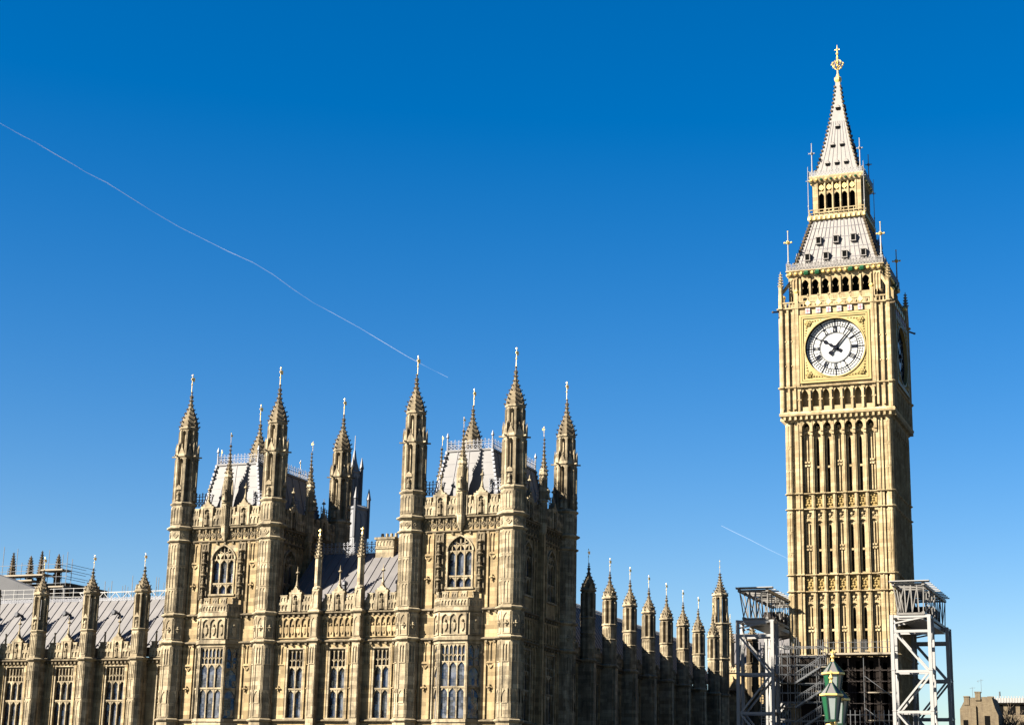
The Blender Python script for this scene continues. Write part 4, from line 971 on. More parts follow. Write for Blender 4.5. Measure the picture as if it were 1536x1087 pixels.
    def hand(pts, t, y):
        mb = MB(); a = R(-t); c, s_ = math.cos(a), math.sin(a)
        left = [(-w_, r) for r, w_ in pts]; right = [(w_, r) for r, w_ in pts][::-1]
        poly = left[::-1]+right[::-1]
        poly = [(x*c-z*s_, cz+x*s_+z*c) for x, z in poly]
        mb.ext(poly, y, y+.07); mb.push(T(0, y-.03, cz) @ Matrix.Rotation(R(90), 4, 'X')); mb.rings([(.24, -.1), (.24, .05)], 12); mb.pop()
        return mb
    hand([(3.1, .035), (1.9, .07), (0, .12), (-.55, .09), (-.75, .24), (-1.05, .2)], 40.6, yd-.2).build('minute_hand', 'black', dial)
    hand([(1.85, .02), (1.62, .07), (1.42, .24), (1.25, .22), (1.1, .09), (0.75, .11), (.7, .18), (.5, .18), (.4, .12), (0, .18), (-.5, .13), (-.62, .22), (-.85, .2)], 303.4, yd-.1).build('hour_hand', 'black', dial)
    for rz in RZ[1:]: again(dial, (0, 0, 0), rz)
    # shields row and balustrade -----------------------------
    mb = MB()
    for rz in RZ:
        mb.push(T(0, 0, 0, rz))
        for k in range(6):
            c = -3.1+k*1.24; mb.mat(1); mb.box(c-.27, c+.27, -6.72, -6.5, 59.35, 60.0); mb.mat(2); mb.box(c-.035, c+.035, -6.735, -6.72, 59.4, 59.95); mb.box(c-.22, c-.035, -6.734, -6.72, 59.63, 59.71); mb.box(c+.035, c+.22, -6.734, -6.72, 59.63, 59.71); mb.mat(0)
        hstring(mb, -4.6, 4.6, -6.5, 60.02, .22, .25); mb.box(-6.3, 6.3, -6.55, -6.3, 60.24, 60.32)
        for k in range(30):
            x = -6.2+k*.4275
            if abs(x) < 6.2: mb.box(x-.07, x+.07, -6.5, -6.35, 60.3, 60.85)
        mb.box(-6.3, 6.3, -6.55, -6.3, 60.85, 61.0)
        mb.mat(3)
        for k in range(6):
            c = -3.1+k*1.24; mb.ext([(c-.36, 60.65), (c, 60.29), (c+.36, 60.65), (c, 61.1)], -6.62, -6.4); mb.mat(0); mb.push(T(c, -6.45, 0)); finial(mb, 61.0, 61.9, .09); mb.pop(); mb.mat(3)
        mb.mat(0)
        for s_ in (-1, 1): mb.box(s_*4.45-.2, s_*4.45+.2, -6.68, -6.3, 50.6, 62.0); mb.mat(3); mb.ball((s_*4.45, -6.5, 62.2), .3, 8); mb.mat(0)
        mb.pop()
    mb.build('balustrade', ['ben', 'shield', 'red', 'gold'], root)
    # corner pinnacles
    mb = MB(); mb.rings([(.3, 61), (.24, 62.8), (.3, 62.9), (.14, 63.1)], 8); crocket_spire(mb, [(.2, 63.0), (.04, 64.9)], 8, .35, .12)
    cp = mb.build('corner_pinnacle', ['ben', 'ben'], root, (-6.35, -6.35, 0))
    for x, y in ((6.35, -6.35), (6.35, 6.35), (-6.35, 6.35)): again(cp, (x, y, 0))
    # belfry --------------------------------------------------
    mb = MB()
    hb = 5.4
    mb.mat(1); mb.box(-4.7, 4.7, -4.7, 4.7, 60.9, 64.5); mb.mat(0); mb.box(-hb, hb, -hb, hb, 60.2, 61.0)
    for rz in RZ:
        mb.push(T(0, 0, 0, rz))
        for k in range(8):
            x = -4.2+k*1.2; mb.box(x-.16, x+.16, -hb, -hb+.5, 61, 64.3); mb.box(x-.08, x+.08, -hb-.12, -hb, 61, 64.1)
            if k < 7:
                mb.spandrels(x+.14, x+1.06, 63.2, 64.05, -hb+.02, -hb+.3, 6)
                mb.bar((x+.3, -hb+.12, 62.9), (x+.18, -hb+.12, 63.4), .07); mb.bar((x+.9, -hb+.12, 62.9), (x+1.02, -hb+.12, 63.4), .07)
        mb.box(-hb, hb, -hb, -hb+.5, 64.3, 64.5); mb.box(-4.2, 4.2, -hb, -hb+.3, 64.05, 64.3)
        for s_ in (-1, 1):
            x = s_*4.95; mb.box(x-.45, x+.45, -hb-.1, -hb+.6, 61, 64.3); mb.panels(x-.4, x+.4, 61.1, 64.2, 2, -hb-.1, .1, .12)
        mb.bar((-5.3, -5.3, 63.9), (-6.2, -6.2, 62.3), .2, .35)
        mb.pop()
    mb.rings([(5.4, 64.4), (5.55, 64.5), (5.75, 64.95), (5.85, 65.0), (5.85, 65.12), (5.4, 65.2)], 4)
    for rz in RZ:
        mb.push(T(0, 0, 0, rz))
        for k in range(17):
            x = -5.3+k*.6625; mb.mat(3 if k in (3, 5, 11, 13) else 2); mb.ball((x, -5.72, 64.72), .36 if k in (3, 5, 11, 13) else .2)
        mb.mat(0); mb.pop()
    mb.build('belfry', ['ben', 'void', 'gold', 'green'], root)
    # lower roof ------------------------------------------------
    hr0, hr1, zr0, zr1 = 5.2, 3.15, 65.15, 72.0
    mb = MB(); mb.rings([(hr0, zr0), (hr0-.35, zr0+.8), (hr1, zr1)], 4); mb.mat(1)
    for rz in RZ:
        mb.push(T(0, 0, 0, rz))
        for k in range(1, 16):       # vertical ribs
            f = k/16*2-1; mb.bar((f*(hr0-.35), -(hr0-.35)-.02, zr0+.8), (f*hr1, -hr1-.02, zr1), .07)
        for zz in (66.6, 68.0, 69.5, 70.9):
            h = (hr0-.35)+(hr1-hr0+.35)*(zz-zr0-.8)/(zr1-zr0-.8); mb.box(-h, h, -h-.03, -h+.1, zz, zz+.06)
        mb.pop()
    rf = mb.build('lower_roof', ['ironroof', 'seam'], root)
    mb = MB()
    for rz in RZ:
        mb.push(T(0, 0, 0, rz)); cresting(mb, (-5.7, -5.75, 65.12), (5.7, -5.75, 65.12), .95, .38, .09); mb.box(-5.6, 5.6, -5.62, -5.5, 65.12, 65.5); mb.pop()
    mb.build('eaves_cresting', 'ironroof', rf)
    mb = MB()
    for rz in RZ:
        mb.push(T(0, 0, 0, rz))
        for k in range(14):
            f = (k+.5)/14; h = hr0-.3+(hr1-hr0+.3)*f; z = zr0+.8+(zr1-zr0-.8)*f; mb.box(-h-.18, -h+.1, -h-.18, -h+.1, z-.1, z+.22)
        mb.pop()
    mb.build('hip_crocket', 'dark', rf)
    dm = None
    for rz in RZ:
        for zz, xs in ((66.55, (-3.36, -1.12, 1.12, 3.36)), (68.75, (-2.1, 0, 2.1))):
            h = (hr0-.35)+(hr1-hr0+.35)*(zz-zr0-.8)/(zr1-zr0-.8)
            for x in xs:
                if dm is None:
                    mb = MB()
                    for s_ in (-1, 1): mb.box(s_*.36-.045, s_*.36+.045, -.42, .5, -.1, .95)
                    mb.ext([(-.45, .95), (.45, .95), (0, 1.5)], -.5, .9); mb.rings([(.07, 1.4), (.03, 1.9)], 6, 0, -.4); mb.box(-.45, .45, -.5, .3, -.14, -.02)
                    dm = mb.build('dormer', 'ironroof', rf); mb = MB(); mb.box(-.31, .31, -.4, .3, -.02, .95); mb.build('louvre', 'void', dm)
                    o = dm
                else: o = again(dm, (0, 0, 0))
                o.matrix_local = T(0, 0, 0, rz) @ T(x, -h, zz) @ Matrix.Scale(.78, 4)
    # lantern ------------------------------------------------------
    mb = MB()
    mb.rings([(3.1, 71.9), (3.35, 72.1), (3.5, 72.5), (3.5, 72.62), (3.2, 72.7)], 4)
    mb.mat(1); mb.box(-2.3, 2.3, -2.3, 2.3, 72.6, 77.0); mb.mat(0); mb.box(-3.0, 3.0, -3, 3, 72.5, 73.2)
    hl = 2.95
    for rz in RZ:
        mb.push(T(0, 0, 0, rz))
        for k in range(12):
            x = -3.3+k*.6; mb.mat(2); mb.box(x-.12, x+.12, -3.52, -3.4, 72.1, 72.5); mb.mat(0)
            mb.bar((x, -3.42, 72.6), (x, -3.42, 73.3), .07)
        mb.box(-3.45, 3.45, -3.46, -3.38, 73.3, 73.4); mb.box(-3.45, 3.45, -3.45, -3.39, 72.9, 72.96)
        for k in range(6):
            x = -2.35+k*.94; mb.box(x-.13, x+.13, -hl, -hl+.4, 73.2, 77); mb.box(x-.06, x+.06, -hl-.1, -hl, 73.2, 76.9)
            if k < 5:
                mb.spandrels(x+.12, x+.82, 75.1, 75.7, -hl+.03, -hl+.25, 5); mb.box(x+.12, x+.82, -hl+.03, -hl+.25, 75.7, 75.85)
                mb.mat(2); quatrefoil(mb, x+.47, 76.35, -hl+.15, .3, .09, .12); mb.mat(0); mb.bar((x+.15, -hl+.15, 75.9), (x+.8, -hl+.15, 76.8), .06); mb.bar((x+.8, -hl+.15, 75.9), (x+.15, -hl+.15, 76.8), .06)
                mb.box(x+.44, x+.5, -hl+.06, -hl+.2, 75.75, 77)
        for s_ in (-1, 1): x = s_*2.7; mb.box(x-.26, x+.26, -hl-.03, -hl+.5, 73.2, 77)
        mb.pop()
    mb.rings([(3.0, 76.9), (3.15, 77.05), (3.35, 77.6), (3.35, 77.75), (2.9, 77.9)], 4)
    for rz in RZ:
        mb.push(T(0, 0, 0, rz))
        for k in range(11): mb.mat(3 if k in (2, 4, 7, 9) else 2); mb.ball((-3.0+k*.6, -3.25, 77.3), .17)
        mb.mat(4); cresting(mb, (-3.3, -3.3, 77.75), (3.3, -3.3, 77.75), .75, .36, .07); mb.mat(0); mb.pop()
    mb.build('lantern', ['ben', 'void', 'gold', 'green', 'white'], root)
    # spire -----------------------------------------------------------
    sp = [(2.8, 77.9), (2.55, 78.6), (1.72, 82.0), (1.0, 85.6), (.52, 88.6), (.26, 91.2)]
    mb = MB(); mb.rings(sp, 4); mb.mat(1)
    def hw(z):
        for (a, za), (b, zb) in zip(sp, sp[1:]):
            if za <= z <= zb: return a+(b-a)*(z-za)/(zb-za)
    for rz in RZ:
        mb.push(T(0, 0, 0, rz))
        for k in range(1, 8):
            f = k/8*2-1
            for (a, za), (b, zb) in zip(sp, sp[1:4]): mb.bar((f*a, -a-.015, za), (f*b, -b-.015, zb), .05)
        mb.pop()
    spi = mb.build('spire', ['ironroof', 'seam'], root)
    mb = MB()
    for rz in RZ:
        mb.push(T(0, 0, 0, rz))
        for k in range(22): z = 78.7+k*.56; h = hw(z); mb.box(-h-.13, -h+.07, -h-.13, -h+.07, z-.1, z+.16)
        mb.pop()
    mb.build('hip_crocket', 'dark', spi)
    lu = None
    for rz in RZ:
        for z, xs in ((79.6, (-1.15, 0, 1.15)), (82.2, (-.58, .58)), (84.8, (0,)), (87.5, (0,))):
            for x in xs:
                if lu is None:
                    mb = MB(); mb.mat(0); mb.ext([(-.3, 0), (.3, 0), (0, .5)], -.2, .5); mb.mat(1); mb.box(-.22, .22, -.22, .3, -.28, 0); lu = mb.build('lucarne', ['ironroof', 'void'], spi); o = lu
                else: o = again(lu, (0, 0, 0))
                o.matrix_local = T(0, 0, 0, rz) @ T(x, -hw(z), z)
    mb = MB(); mb.rings([(.26, 91.1), (.42, 91.45), (.44, 91.75), (.24, 91.95), (.1, 92.4), (.07, 95.6), (.02, 96.3)], 8)
    for k in range(8):
        t = k*math.pi/4; c, s_ = math.cos(t), math.sin(t)
        mb.bar((0, 0, 92.8), (c*.5, s_*.5, 93.3), .06); mb.bar((c*.5, s_*.5, 93.3), (c*.7, s_*.7, 93.7), .07); mb.bar((c*.7, s_*.7, 93.7), (c*.3, s_*.3, 94.2), .07)
        mb.ball((c*.72, s_*.72, 93.7), .12); mb.ball((c*.5, s_*.5, 93.25), .1)
    mb.ball((0, 0, 93.9), .22, 8); mb.ball((0, 0, 95.1), .18, 8); mb.bar((-.33, 0, 95.65), (.33, 0, 95.65), .1); mb.bar((0, -.33, 95.65), (0, .33, 95.65), .1); mb.ball((0, 0, 94.55), .16)
    mb.build('finial', 'gold', root)
    def rod(name, h, s_):
        mb = MB(); mb.mat(1); mb.rings([(.09*s_, 0), (.05*s_, h)], 6); mb.rings([(.12*s_, h*.2), (.16*s_, h*.22), (.1*s_, h*.24)], 6); mb.mat(0); z = h*.72
        mb.bar((-.42*s_, 0, z), (.42*s_, 0, z), .09*s_); mb.bar((0, -.42*s_, z), (0, .42*s_, z), .09*s_); mb.ball((0, 0, z), .24*s_); mb.ball((0, 0, h), .09*s_)
        for a, b in ((.42, 0), (-.42, 0), (0, .42), (0, -.42)): mb.ball((a*s_, b*s_, z), .12*s_)
        return mb
    o = rod('corner_finial', 5.0, 1.0).build('corner_finial', ['gold', 'white'], root, (-5.55, -5.55, 65.2))
    for x, y in ((5.55, -5.55), (5.55, 5.55), (-5.55, 5.55)): again(o, (x, y, 65.2))
    o = rod('lantern_finial', 4.6, .75).build('lantern_finial', ['white', 'white'], root, (-2.95, -2.95, 77.6))
    for x, y in ((2.95, -2.95), (2.95, 2.95), (-2.95, 2.95)): again(o, (x, y, 77.6))
    o = rod('balcony_finial', 6.5, .5).build('balcony_finial', ['white', 'white'], root, (-3.4, -3.4, 72.5))
    for x, y in ((3.4, -3.4), (3.4, 3.4), (-3.4, 3.4)): again(o, (x, y, 72.5))
clock_tower()

# ------------------------------------------------------------------ steel gantries
def gantry(x, y, label):
    root = empty('steel_gantry', (x, y, 0), label, 'gantry', 'white steel gantries flanking the clock tower')
    wx = 4.0; zt = 23.3; wd = .36
    def tower(ya, yb_):
        legs = []
        mb = MB()
        for yy in (ya, yb_):
            n = [zt, 21.7, 17.4, 13.1, 8.8, 4.5, 0]
            for z in n[:-1]: mb.box(.18, wx-.18, yy-.12, yy+.12, z-.3, z-.02)
            for i, (z0, z1) in enumerate(zip(n[1:], n[2:])):
                a, b = (.2, wx-.2) if i % 2 == 0 else (wx-.2, .2)
                mb.bar((a, yy, z0-.2), (b, yy, z1-.2), .2)
            mb.bar((.2, yy, zt-.9), (wx-.2, yy, zt-.2), .16)
        for xx in (0, wx):
            for z in (zt, 17.4, 13.1, 8.8): mb.box(xx-.1, xx+.1, ya+.18, yb_-.18, z-.28, z-.04)
            for z0, z1 in ((23, 17.6), (17.2, 13.3), (12.9, 9)): mb.bar((xx, ya+.2, z1), (xx, yb_-.2, z0), .14)
        br = mb.build('brace', 'white', root)
        for xx in (0, wx):
            for yy in (ya, yb_):
                lg = MB(); a = wd/2; lg.box(-a, a, -a, -a+.05, 0, zt); lg.box(-a, a, a-.05, a, 0, zt); lg.box(-.04, .04, -a+.05, a-.05, 0, zt)
                for z in (17.4, 13.1, 8.8, 4.5): lg.box(-a-.04, a+.04, -a-.04, a+.04, z-.06, z+.02)
                lg.build('leg', 'white', root, (xx, yy, 0))
    tower(0, 2.2); tower(13.6, 15.8)
    # truss box: leaning sides, deck and roof fins
    mb = MB(); L0, L1 = -.2, 16.4; zb, z2 = zt+.05, zt+3.3
    for xb, xt in ((.75, .3), (wx-.55, wx-.45)):
        mb.bar((xb, L0, zb+.12), (xb, L1, zb+.12), .3); mb.bar((xt, L0-.2, z2), (xt, L1, z2), .3)
        n = 8
        for i in range(n+1):
            yy = L0+.15+(L1-L0-.3)*i/n; mb.bar((xb, yy, zb+.2), (xt, yy, z2-.1), .11)
            if i < n: y2_ = L0+.15+(L1-L0-.3)*(i+1)/n; mb.bar((xb, yy if i % 2 else y2_, zb+.2), (xt, y2_ if i % 2 else yy, z2-.1), .08)
    n = 7
    for i in range(n+1):
        yy = L0+.1+(L1-L0-.4)*i/n; mb.bar((.75, yy, zb+.05), (wx-.5, yy, zb+.05), .22); mb.bar((.2, yy, z2), (wx-.4, yy, z2), .22)
        if i < n: mb.bar((.3, yy, z2), (wx-.5, yy+(L1-L0)/n, z2), .12)
    for xm in (1.6, 2.3, 3.0): mb.bar((xm, L0, zb+.2), (xm*.95, L0, z2-.1), .13)
    for xm, xn in ((.75, 1.5), (1.6, 2.2), (2.3, 2.9)): mb.bar((xm, L0, zb+.2), (xn, L0, z2-.1), .1)
    mb.build('truss', 'steel', root)
    mb = MB()
    for i in range(12): yy = L0-.3+i*1.4; mb.box(-.05, wx+.25, yy, yy+.35, z2+.16, z2+.26)
    mb.box(-.05, wx+.25, L0-.5, L0+.1, z2+.27, z2+.36); mb.box(.8, wx-.6, L0+.2, L1, zb-.55, zb-.1)
    mb.build('deck', 'white', root)
    mb = MB()
    for s_ in range(4): mb.box(1.0, wx-.8, 8.5+s_*1.6, 9.6+s_*1.6, zb+.3, zb+1.8)
    mb.build('equipment_box', 'rust', root)
    return root
gl = gantry(14.85, 32.2, 'white steel gantry with ladder left of the clock tower base')
gr = copy_tree(gl); gr.location = (32.55, 30.2, 0); gr['label'] = 'white steel gantry with dark rear legs right of the clock tower base'
def ladder():
    root = empty('ladder', (17.4, 33.4, 0), 'long pale metal ladder rising inside the left steel gantry', 'ladder')
    mb = MB()
    for x in (-.24, .24): mb.box(x-.045, x+.045, -.04, .04, 2, 20.9)
    mb.build('stile', 'white', root); mb = MB()
    for i in range(62): mb.box(-.2, .2, -.03, .03, 2.2+i*.3, 2.27+i*.3)
    mb.build('rung', 'white', root)
ladder()

# ------------------------------------------------------------------ scaffolding at the tower foot
def tube_grid(mb, xs, ys, zs, z1, t=.06):
    for x in xs:
        for y in ys: mb.bar((x, y, 0), (x, y, z1+rnd.uniform(-.2, .6)), t)
    for z in zs:
        for y in ys: mb.bar((xs[0]-.2, y, z), (xs[-1]+.2, y, z), t)
        for x in xs: mb.bar((x, ys[0]-.2, z), (x, ys[-1]+.2, z), t)
def stair_scaffold():
    root = empty('stair_scaffold', (20.2, 29.6, 0), 'grey tube stair scaffold with zigzag flights left of the green lamp', 'scaffold')
    mb = MB(); xs = [0, .9, 1.7, 4.1, 4.9]; ys = [0, 1.2, 2.4]
    zs = [2, 4, 6, 8, 10, 12, 14, 15, 16, 17, 18, 19, 20]; tube_grid(mb, xs, ys, zs, 20.6)
    for z in (12, 16): mb.bar((0, 0, z), (1.7, 0, z+2), .05)
    mb.build('scaffold_tube', 'tube', root)
    for k in range(5):
        z0 = 5.6+k*2.6; mb = MB(); p = Vector((1.75, -.35, z0)); q = Vector((4.6, -.35, z0+1.75))
        for dy in (0, .8): mb.bar(p+Vector((0, dy, 0)), q+Vector((0, dy, 0)), .08, .2); mb.bar(p+Vector((0, dy, 1.05)), q+Vector((0, dy, 1.05)), .06)
        for i in range(12):
            c = p+(q-p)*i/11; mb.bar(c, c+Vector((0, 0, 1.05)), .035); mb.box(c.x-.12, c.x+.12, -.3, .4, c.z, c.z+.04)
        mb.build('stair_flight', 'tube', root)
        mb = MB(); mb.box(4.0, 5.4, -.3, 2.2, z0+1.7, z0+1.78); mb.box(-.3, 1.7, -.2, 2.2, z0+.0, z0+.06); mb.build('landing', 'board', root)
    mb = MB(); 
    for x in (-.1, 4.0): pass
    mb.box(-.2, 1.6, 1.22, 1.26, 14.0, 19.4); mb.box(1.8, 4.8, 2.42, 2.46, 6.0, 19.2); mb.build('netting', 'net', root)
stair_scaffold()
def base_scaffold():
    root = empty('base_scaffold', (25.6, 32.6, 0), 'dark netted scaffold with railed top deck across the clock tower foot', 'scaffold')
    mb = MB(); mb.box(0, 6.7, .6, 1.3, 0, 19.1); 
    for i in range(9): mb.box(.1+i*.75, .55+i*.75, .5+.1*(i % 2), .62, 8+rnd.uniform(-1, 1), 18.9-rnd.uniform(.2, .8))
    mb.build('netting', 'net', root)  # solid dark slab and strips stand in for shade behind the tubes
    mb = MB(); tube_grid(mb, [0, 1.7, 3.4, 5.1, 6.7], [-.4, .4], [4, 6, 8, 10, 12, 14, 15.2, 16.4, 17.6], 19.0, .05)
    mb.build('scaffold_tube', 'rust', root)  # tubes take the colour with shade painted in
    mb = MB()
    for z in (11, 14.5): mb.bar((3.4, -.45, z+2.5), (6.7, -.45, z), .06)
    mb.bar((3.4, -.47, 8), (3.4, -.47, 19), .06); mb.build('brace', 'tube', root)
    mb = MB(); mb.box(-1, 6.9, -.9, 1.5, 19.25, 19.45); 
    for z in (12.1, 15.1, 9.1): mb.box(3.8, 6.7, -.5, .4, z, z+.12)
    mb.build('deck', 'board', root)
    mb = MB()
    for z in (20.0, 20.6): mb.bar((-1, -.85, z), (6.9, -.85, z), .05)
    for i in range(14): x = -1+i*.6; mb.bar((x, -.85, 19.45), (x, -.85, 20.7+(.25 if i % 3 == 0 else 0)), .05)
    for i in range(11): mb.bar((2.6+i*.13, -.85, 19.45), (2.6+i*.13, -.85, 20.9), .03)
    mb.build('rail', 'tube', root)
    mb = MB()
    for i in range(16): x = 1.5+i*.52; mb.bar((x, -1.6, 11.3), (x, -1.6, 13.2), .07)
    for z in (11.5, 12.7): mb.bar((1.5, -1.6, z), (9.4, -1.6, z), .06)
    mb.build('lower_rail', 'tube', root)
base_scaffold()

# ------------------------------------------------------------------ street lamp on the bridge
def street_lamp():
    root = empty('street_lamp', (53.15, -105, .2), 'green and gold three-lantern street lamp in front of the scaffolded tower foot', 'street lamp')
    mb = MB(); mb.mat(0); mb.rings([(.4, 0), (.4, .9), (.3, 1.0), (.16, 1.2), (.1, 2.2), (.085, 4.1)], 8)
    mb.mat(1); mb.rings([(.12, 1.2), (.16, 1.3), (.1, 1.4)], 8); mb.rings([(.1, 4.05), (.16, 4.15), (.09, 4.3), (.07, 4.9), (.13, 5.0)], 8)
    mb.mat(0)
    for s_ in (-1, 1):
        pr = None
        for i in range(9):
            t = i/8; p = (0, s_*.75*math.sin(t*math.pi/2), 3.75+.2*math.sin(t*math.pi)*-1+t*.45)
            if pr: mb.bar(pr, p, .07)
            pr = p
        mb.mat(1); mb.rings([(.05, 4.15), (.14, 4.3), (.1, 4.45)], 8, 0, s_*.75); mb.mat(0)
    mb.build('post', ['darkgreen', 'gold'], root)
    def lantern(loc):
        mb = MB(); mb.mat(0); n = 6; b, t, z0, z1 = .165, .255, 0, .72
        q = 1/math.cos(math.pi/n)
        for i in range(n):
            a = math.pi/n+2*math.pi*i/n-math.pi/2; c, s_ = math.cos(a), math.sin(a)
            mb.bar((c*b*q, s_*b*q, z0), (c*t*q, s_*t*q, z1), .035)
        mb.rings([(b+.03, -.05), (b+.035, .02)], n)
        mb.mat(2); mb.rings([(t+.03, z1+.075), (.16, z1+.25), (.05, z1+.42)], n); mb.mat(1); mb.rings([(t+.02, z1), (t+.06, z1+.02), (t+.06, z1+.075), (t+.02, z1+.08)], n)
        for i in range(n):
            a = math.pi/n+2*math.pi*i/n-math.pi/2; c, s_ = math.cos(a), math.sin(a); mb.mat(0); mb.bar((c*(t+.03)*q, s_*(t+.03)*q, z1+.08), (c*.05, s_*.05, z1+.43), .025)
        mb.mat(1); z = z1+.42; mb.rings([(.06, z), (.035, z+.08), (.075, z+.14), (.04, z+.2), (.02, z+.26)], 8); mb.bar((-.075, 0, z+.29), (.075, 0, z+.29), .04); mb.bar((0, 0, z+.2), (0, 0, z+.37), .04); mb.bar((0, -.07, z+.29), (0, .07, z+.29), .04)
        mb.mat(1); mb.rings([(.03, -.22), (.09, -.12), (.06, -.05)], 8)
        o = mb.build('lantern', ['darkgreen', 'gold', 'lead'], root, loc, R(10))
        g = MB(); g.rings([(b-.012, .0), (t-.012, z1)], n); g.build('glass', 'lamp glass', o)
        g = MB(); q_ = 1/math.cos(math.pi/6)
        for k in (5, ):
            g.push(T(0, 0, 0, k*math.pi/3)); g.add([(-b*.5, -b-.003, .03), (b*.5, -b-.003, .03), (t*.52, -t-.003, z1-.02), (-t*.52, -t-.003, z1-.02), (-b*.5, -b+.01, .03), (b*.5, -b+.01, .03), (t*.52, -t+.01, z1-.02), (-t*.52, -t+.01, z1-.02)], [(0, 1, 2, 3), (7, 6, 5, 4), (0, 4, 5, 1), (1, 5, 6, 2), (2, 6, 7, 3), (3, 7, 4, 0)]); g.pop()
        g.build('panel', 'green', o)
        return o
    l = lantern((0, 0, 5.27)); again(l, (.08, -.75, 4.56)); again(l, (.0, .75, 4.52))
street_lamp()

# ------------------------------------------------------------------ buildings and bare trees far right
def right_side():
    root = empty('stone_house', (26.6, 150, 0), 'weathered buff house gable with chimneys beyond the right gantry', 'building')
    mb = MB(); mb.ext([(-2.8, 0), (3.6, 0), (3.6, 19.4), (3.1, 20.6), (2.6, 22.5), (.9, 22.5), (.9, 22.2), (-.1, 22.2), (-.1, 22.4), (-1.0, 22.4), (-1.0, 22.0), (-1.9, 22.0), (-2.8, 20.4)], 0, 9)
    mb.box(-1.0, -.05, -.3, 0, 0, 21.0); mb.build('wall', 'brick', root)
    mb = MB(); mb.box(-.15, .75, -.2, .9, 21.9, 23.2); mb.box(-.22, .82, -.27, .97, 23.2, 23.4); c = mb.build('chimney', 'brick', root); again(c, (-1.9, .1, -.75)); again(c, (1.9, 2, -.7))
    mb = MB(); mb.bar((.9, .6, 23.2), (.9, .6, 25.6), .05); mb.bar((.2, .6, 25.2), (1.3, .6, 25.4), .04); mb.bar((.4, .6, 24.9), (.4, .6, 25.4), .03); mb.bar((-.6, .6, 22.4), (-.6, .6, 24.2), .05); mb.bar((-1.1, .6, 24), (-.1, .6, 24.1), .04); mb.build('antenna', 'tube', root)
    mb = MB(); mb.box(1.3, 2.2, -.04, .2, 17.5, 19.3); mb.box(-2.3, -1.5, -.04, .2, 17.2, 18.6); mb.build('window', 'void', root)
    root = empty('apartment_block', (30, 222, 0), 'low block with pale flat roof behind bare trees at far right', 'building')
    mb = MB(); mb.box(-9, 30, 0, 14, 0, 26.0); mb.build('wall', 'brick', root)
    mb = MB(); mb.box(-9.6, 30.6, -.8, 14.6, 26.02, 27.0); 
    for i in range(70): mb.box(-9.4+i*.57, -9.2+i*.57, -.86, -.8, 26.1, 27.4)
    mb.build('roof', 'white', root)
    mb = MB()
    for i in range(15): mb.box(-8.2+i*2.5, -6.6+i*2.5, -.05, .3, 23.6, 25.6); mb.box(-8.2+i*2.5, -6.6+i*2.5, -.05, .3, 20, 22)
    mb.build('window', 'void', root)
    mb = MB()
    for x, h in ((-7.5, 1.6), (-1.8, 1.5), (1.3, 1.8)): mb.rings([(.18, 27), (.15, 27+h)], 8, x, 3)
    mb.build('chimney', 'tube', root)
right_side()
def bare_tree(loc, h, seed, label):
    rg = random.Random(seed); root = empty('bare_tree', loc, label, 'tree', 'bare trees at far right')
    tr = MB(); tw = MB()
    def grow(p, d, L_, r, lv):
        q = p+d*L_; (tr if lv < 3 else tw).bar(p, q, r*2)
        if lv >= 7: return
        for k in range(3 if lv < 6 else 2):
            nd = (d+Vector((rg.uniform(-1, 1), rg.uniform(-1, 1), rg.uniform(-.35, .7)))*.75).normalized()
            grow(p+d*L_*rg.uniform(.55, 1.0), nd, L_*rg.uniform(.62, .82), max(.018, r*.62), lv+1)
    grow(Vector((0, 0, 0)), Vector((0, 0, 1)), h*.33, h*.018, 0)
    tr.build('trunk', 'bark', root); tw.build('crown', 'bark', root)
for i, (x, y, h, lb) in enumerate(((31.4, 157, 21, 'bare brown tree directly in front of the house gable edge'), (34.5, 166, 23.5, 'tall bare brown tree in front of the pale-roofed block'), (38.5, 174, 24.5, 'bare tree at the right picture edge before the block'), (22.0, 122, 18, 'small bare tree between the right gantry legs and the house'))):
    bare_tree((x, y, 0), h, 11+i, lb)

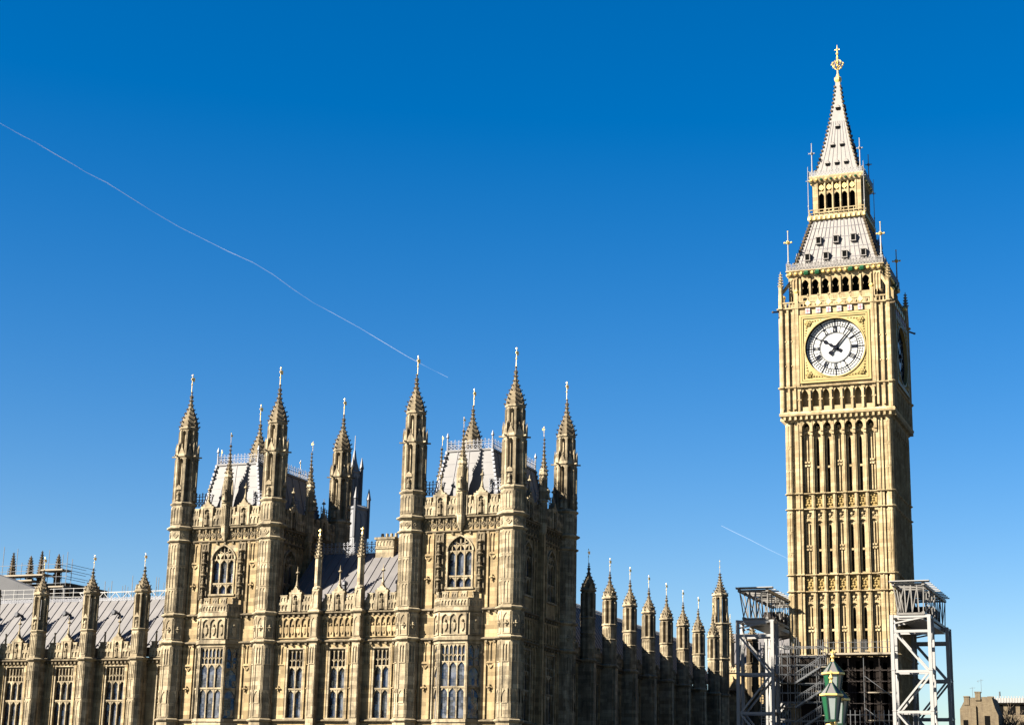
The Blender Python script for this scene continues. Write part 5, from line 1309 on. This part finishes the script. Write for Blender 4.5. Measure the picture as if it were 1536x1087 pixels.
# ------------------------------------------------------------------ contrails
def contrail_mat(hi=.34):
    m, t, b = newmat('contrail ice'); N = t.nodes.new; L = t.links.new
    b.inputs['Base Color'].default_value = (.9, .9, .92, 1); b.inputs['Roughness'].default_value = 1
    tr = N("ShaderNodeBsdfTransparent"); mx = N("ShaderNodeMixShader"); g = N("ShaderNodeNewGeometry"); n = N("ShaderNodeTexNoise"); n.inputs['Scale'].default_value = .012; n.inputs['Detail'].default_value = 4
    L(g.outputs['Position'], n.inputs['Vector']); mr = N("ShaderNodeMapRange"); mr.inputs[1].default_value = .35; mr.inputs[2].default_value = .7; mr.inputs[3].default_value = .05; mr.inputs[4].default_value = hi; L(n.outputs[0], mr.inputs[0])
    L(mr.outputs[0], mx.inputs[0]); L(tr.outputs[0], mx.inputs[1]); L(b.outputs[0], mx.inputs[2]); L(mx.outputs[0], t.nodes['Material Output'].inputs[0])
    return m
M['contrail'] = contrail_mat(); M['thin contrail'] = contrail_mat(.06)
def contrail(pts, dist, rad, label, mat='contrail'):
    P_ = []
    for px, py in pts:
        d = (fwd+r2*(px-768)/F+u2*(543.5-py)/F).normalized(); P_.append(CAM+d*dist)
    mb = MB(); n = 6; vs = []; fs = []
    for i, p in enumerate(P_):
        t = (P_[min(i+1, len(P_)-1)]-P_[max(i-1, 0)]).normalized(); a = t.cross(Vector((0, 0, 1))).normalized(); b = t.cross(a)
        r = rad*(1.15-.75*i/(len(P_)-1))*rnd.uniform(.8, 1.25)
        for k in range(n): q = p+a*r*math.cos(2*math.pi*k/n)+b*r*math.sin(2*math.pi*k/n); vs.append(tuple(q))
        if i: fs += [((i-1)*n+k, (i-1)*n+(k+1) % n, i*n+(k+1) % n, i*n+k) for k in range(n)]
    mb.add(vs, fs); tag(mb.build('contrail', mat, smooth=True), label, 'contrail', 'contrails in the sky')
pl = [(-40, 165), (0, 185), (30, 202), (52, 213), (82, 231), (112, 248), (128, 258), (160, 274), (195, 296), (230, 318), (268, 340), (300, 356), (340, 376), (380, 394), (410, 412), (440, 434), (470, 454), (500, 470), (540, 492), (575, 513), (610, 534), (640, 550), (672, 566)]
contrail(pl, 4000, .8, 'long thin white contrail crossing the blue sky above the left tower')
contrail([(1082, 788), (1100, 797), (1125, 809), (1150, 822), (1175, 834), (1190, 842)], 4000, .7, 'short faint contrail just left of the clock tower shaft', 'thin contrail')

# small natural irregularity of the carved spires
for o in bpy.data.objects:
    if o.name.startswith('spire') and o.parent is not None and not o.parent.name.startswith('clock'):
        o.rotation_euler = (rnd.uniform(-.002, .002), rnd.uniform(-.002, .002), rnd.choice((0, 1, 2, 3))*math.pi/2)
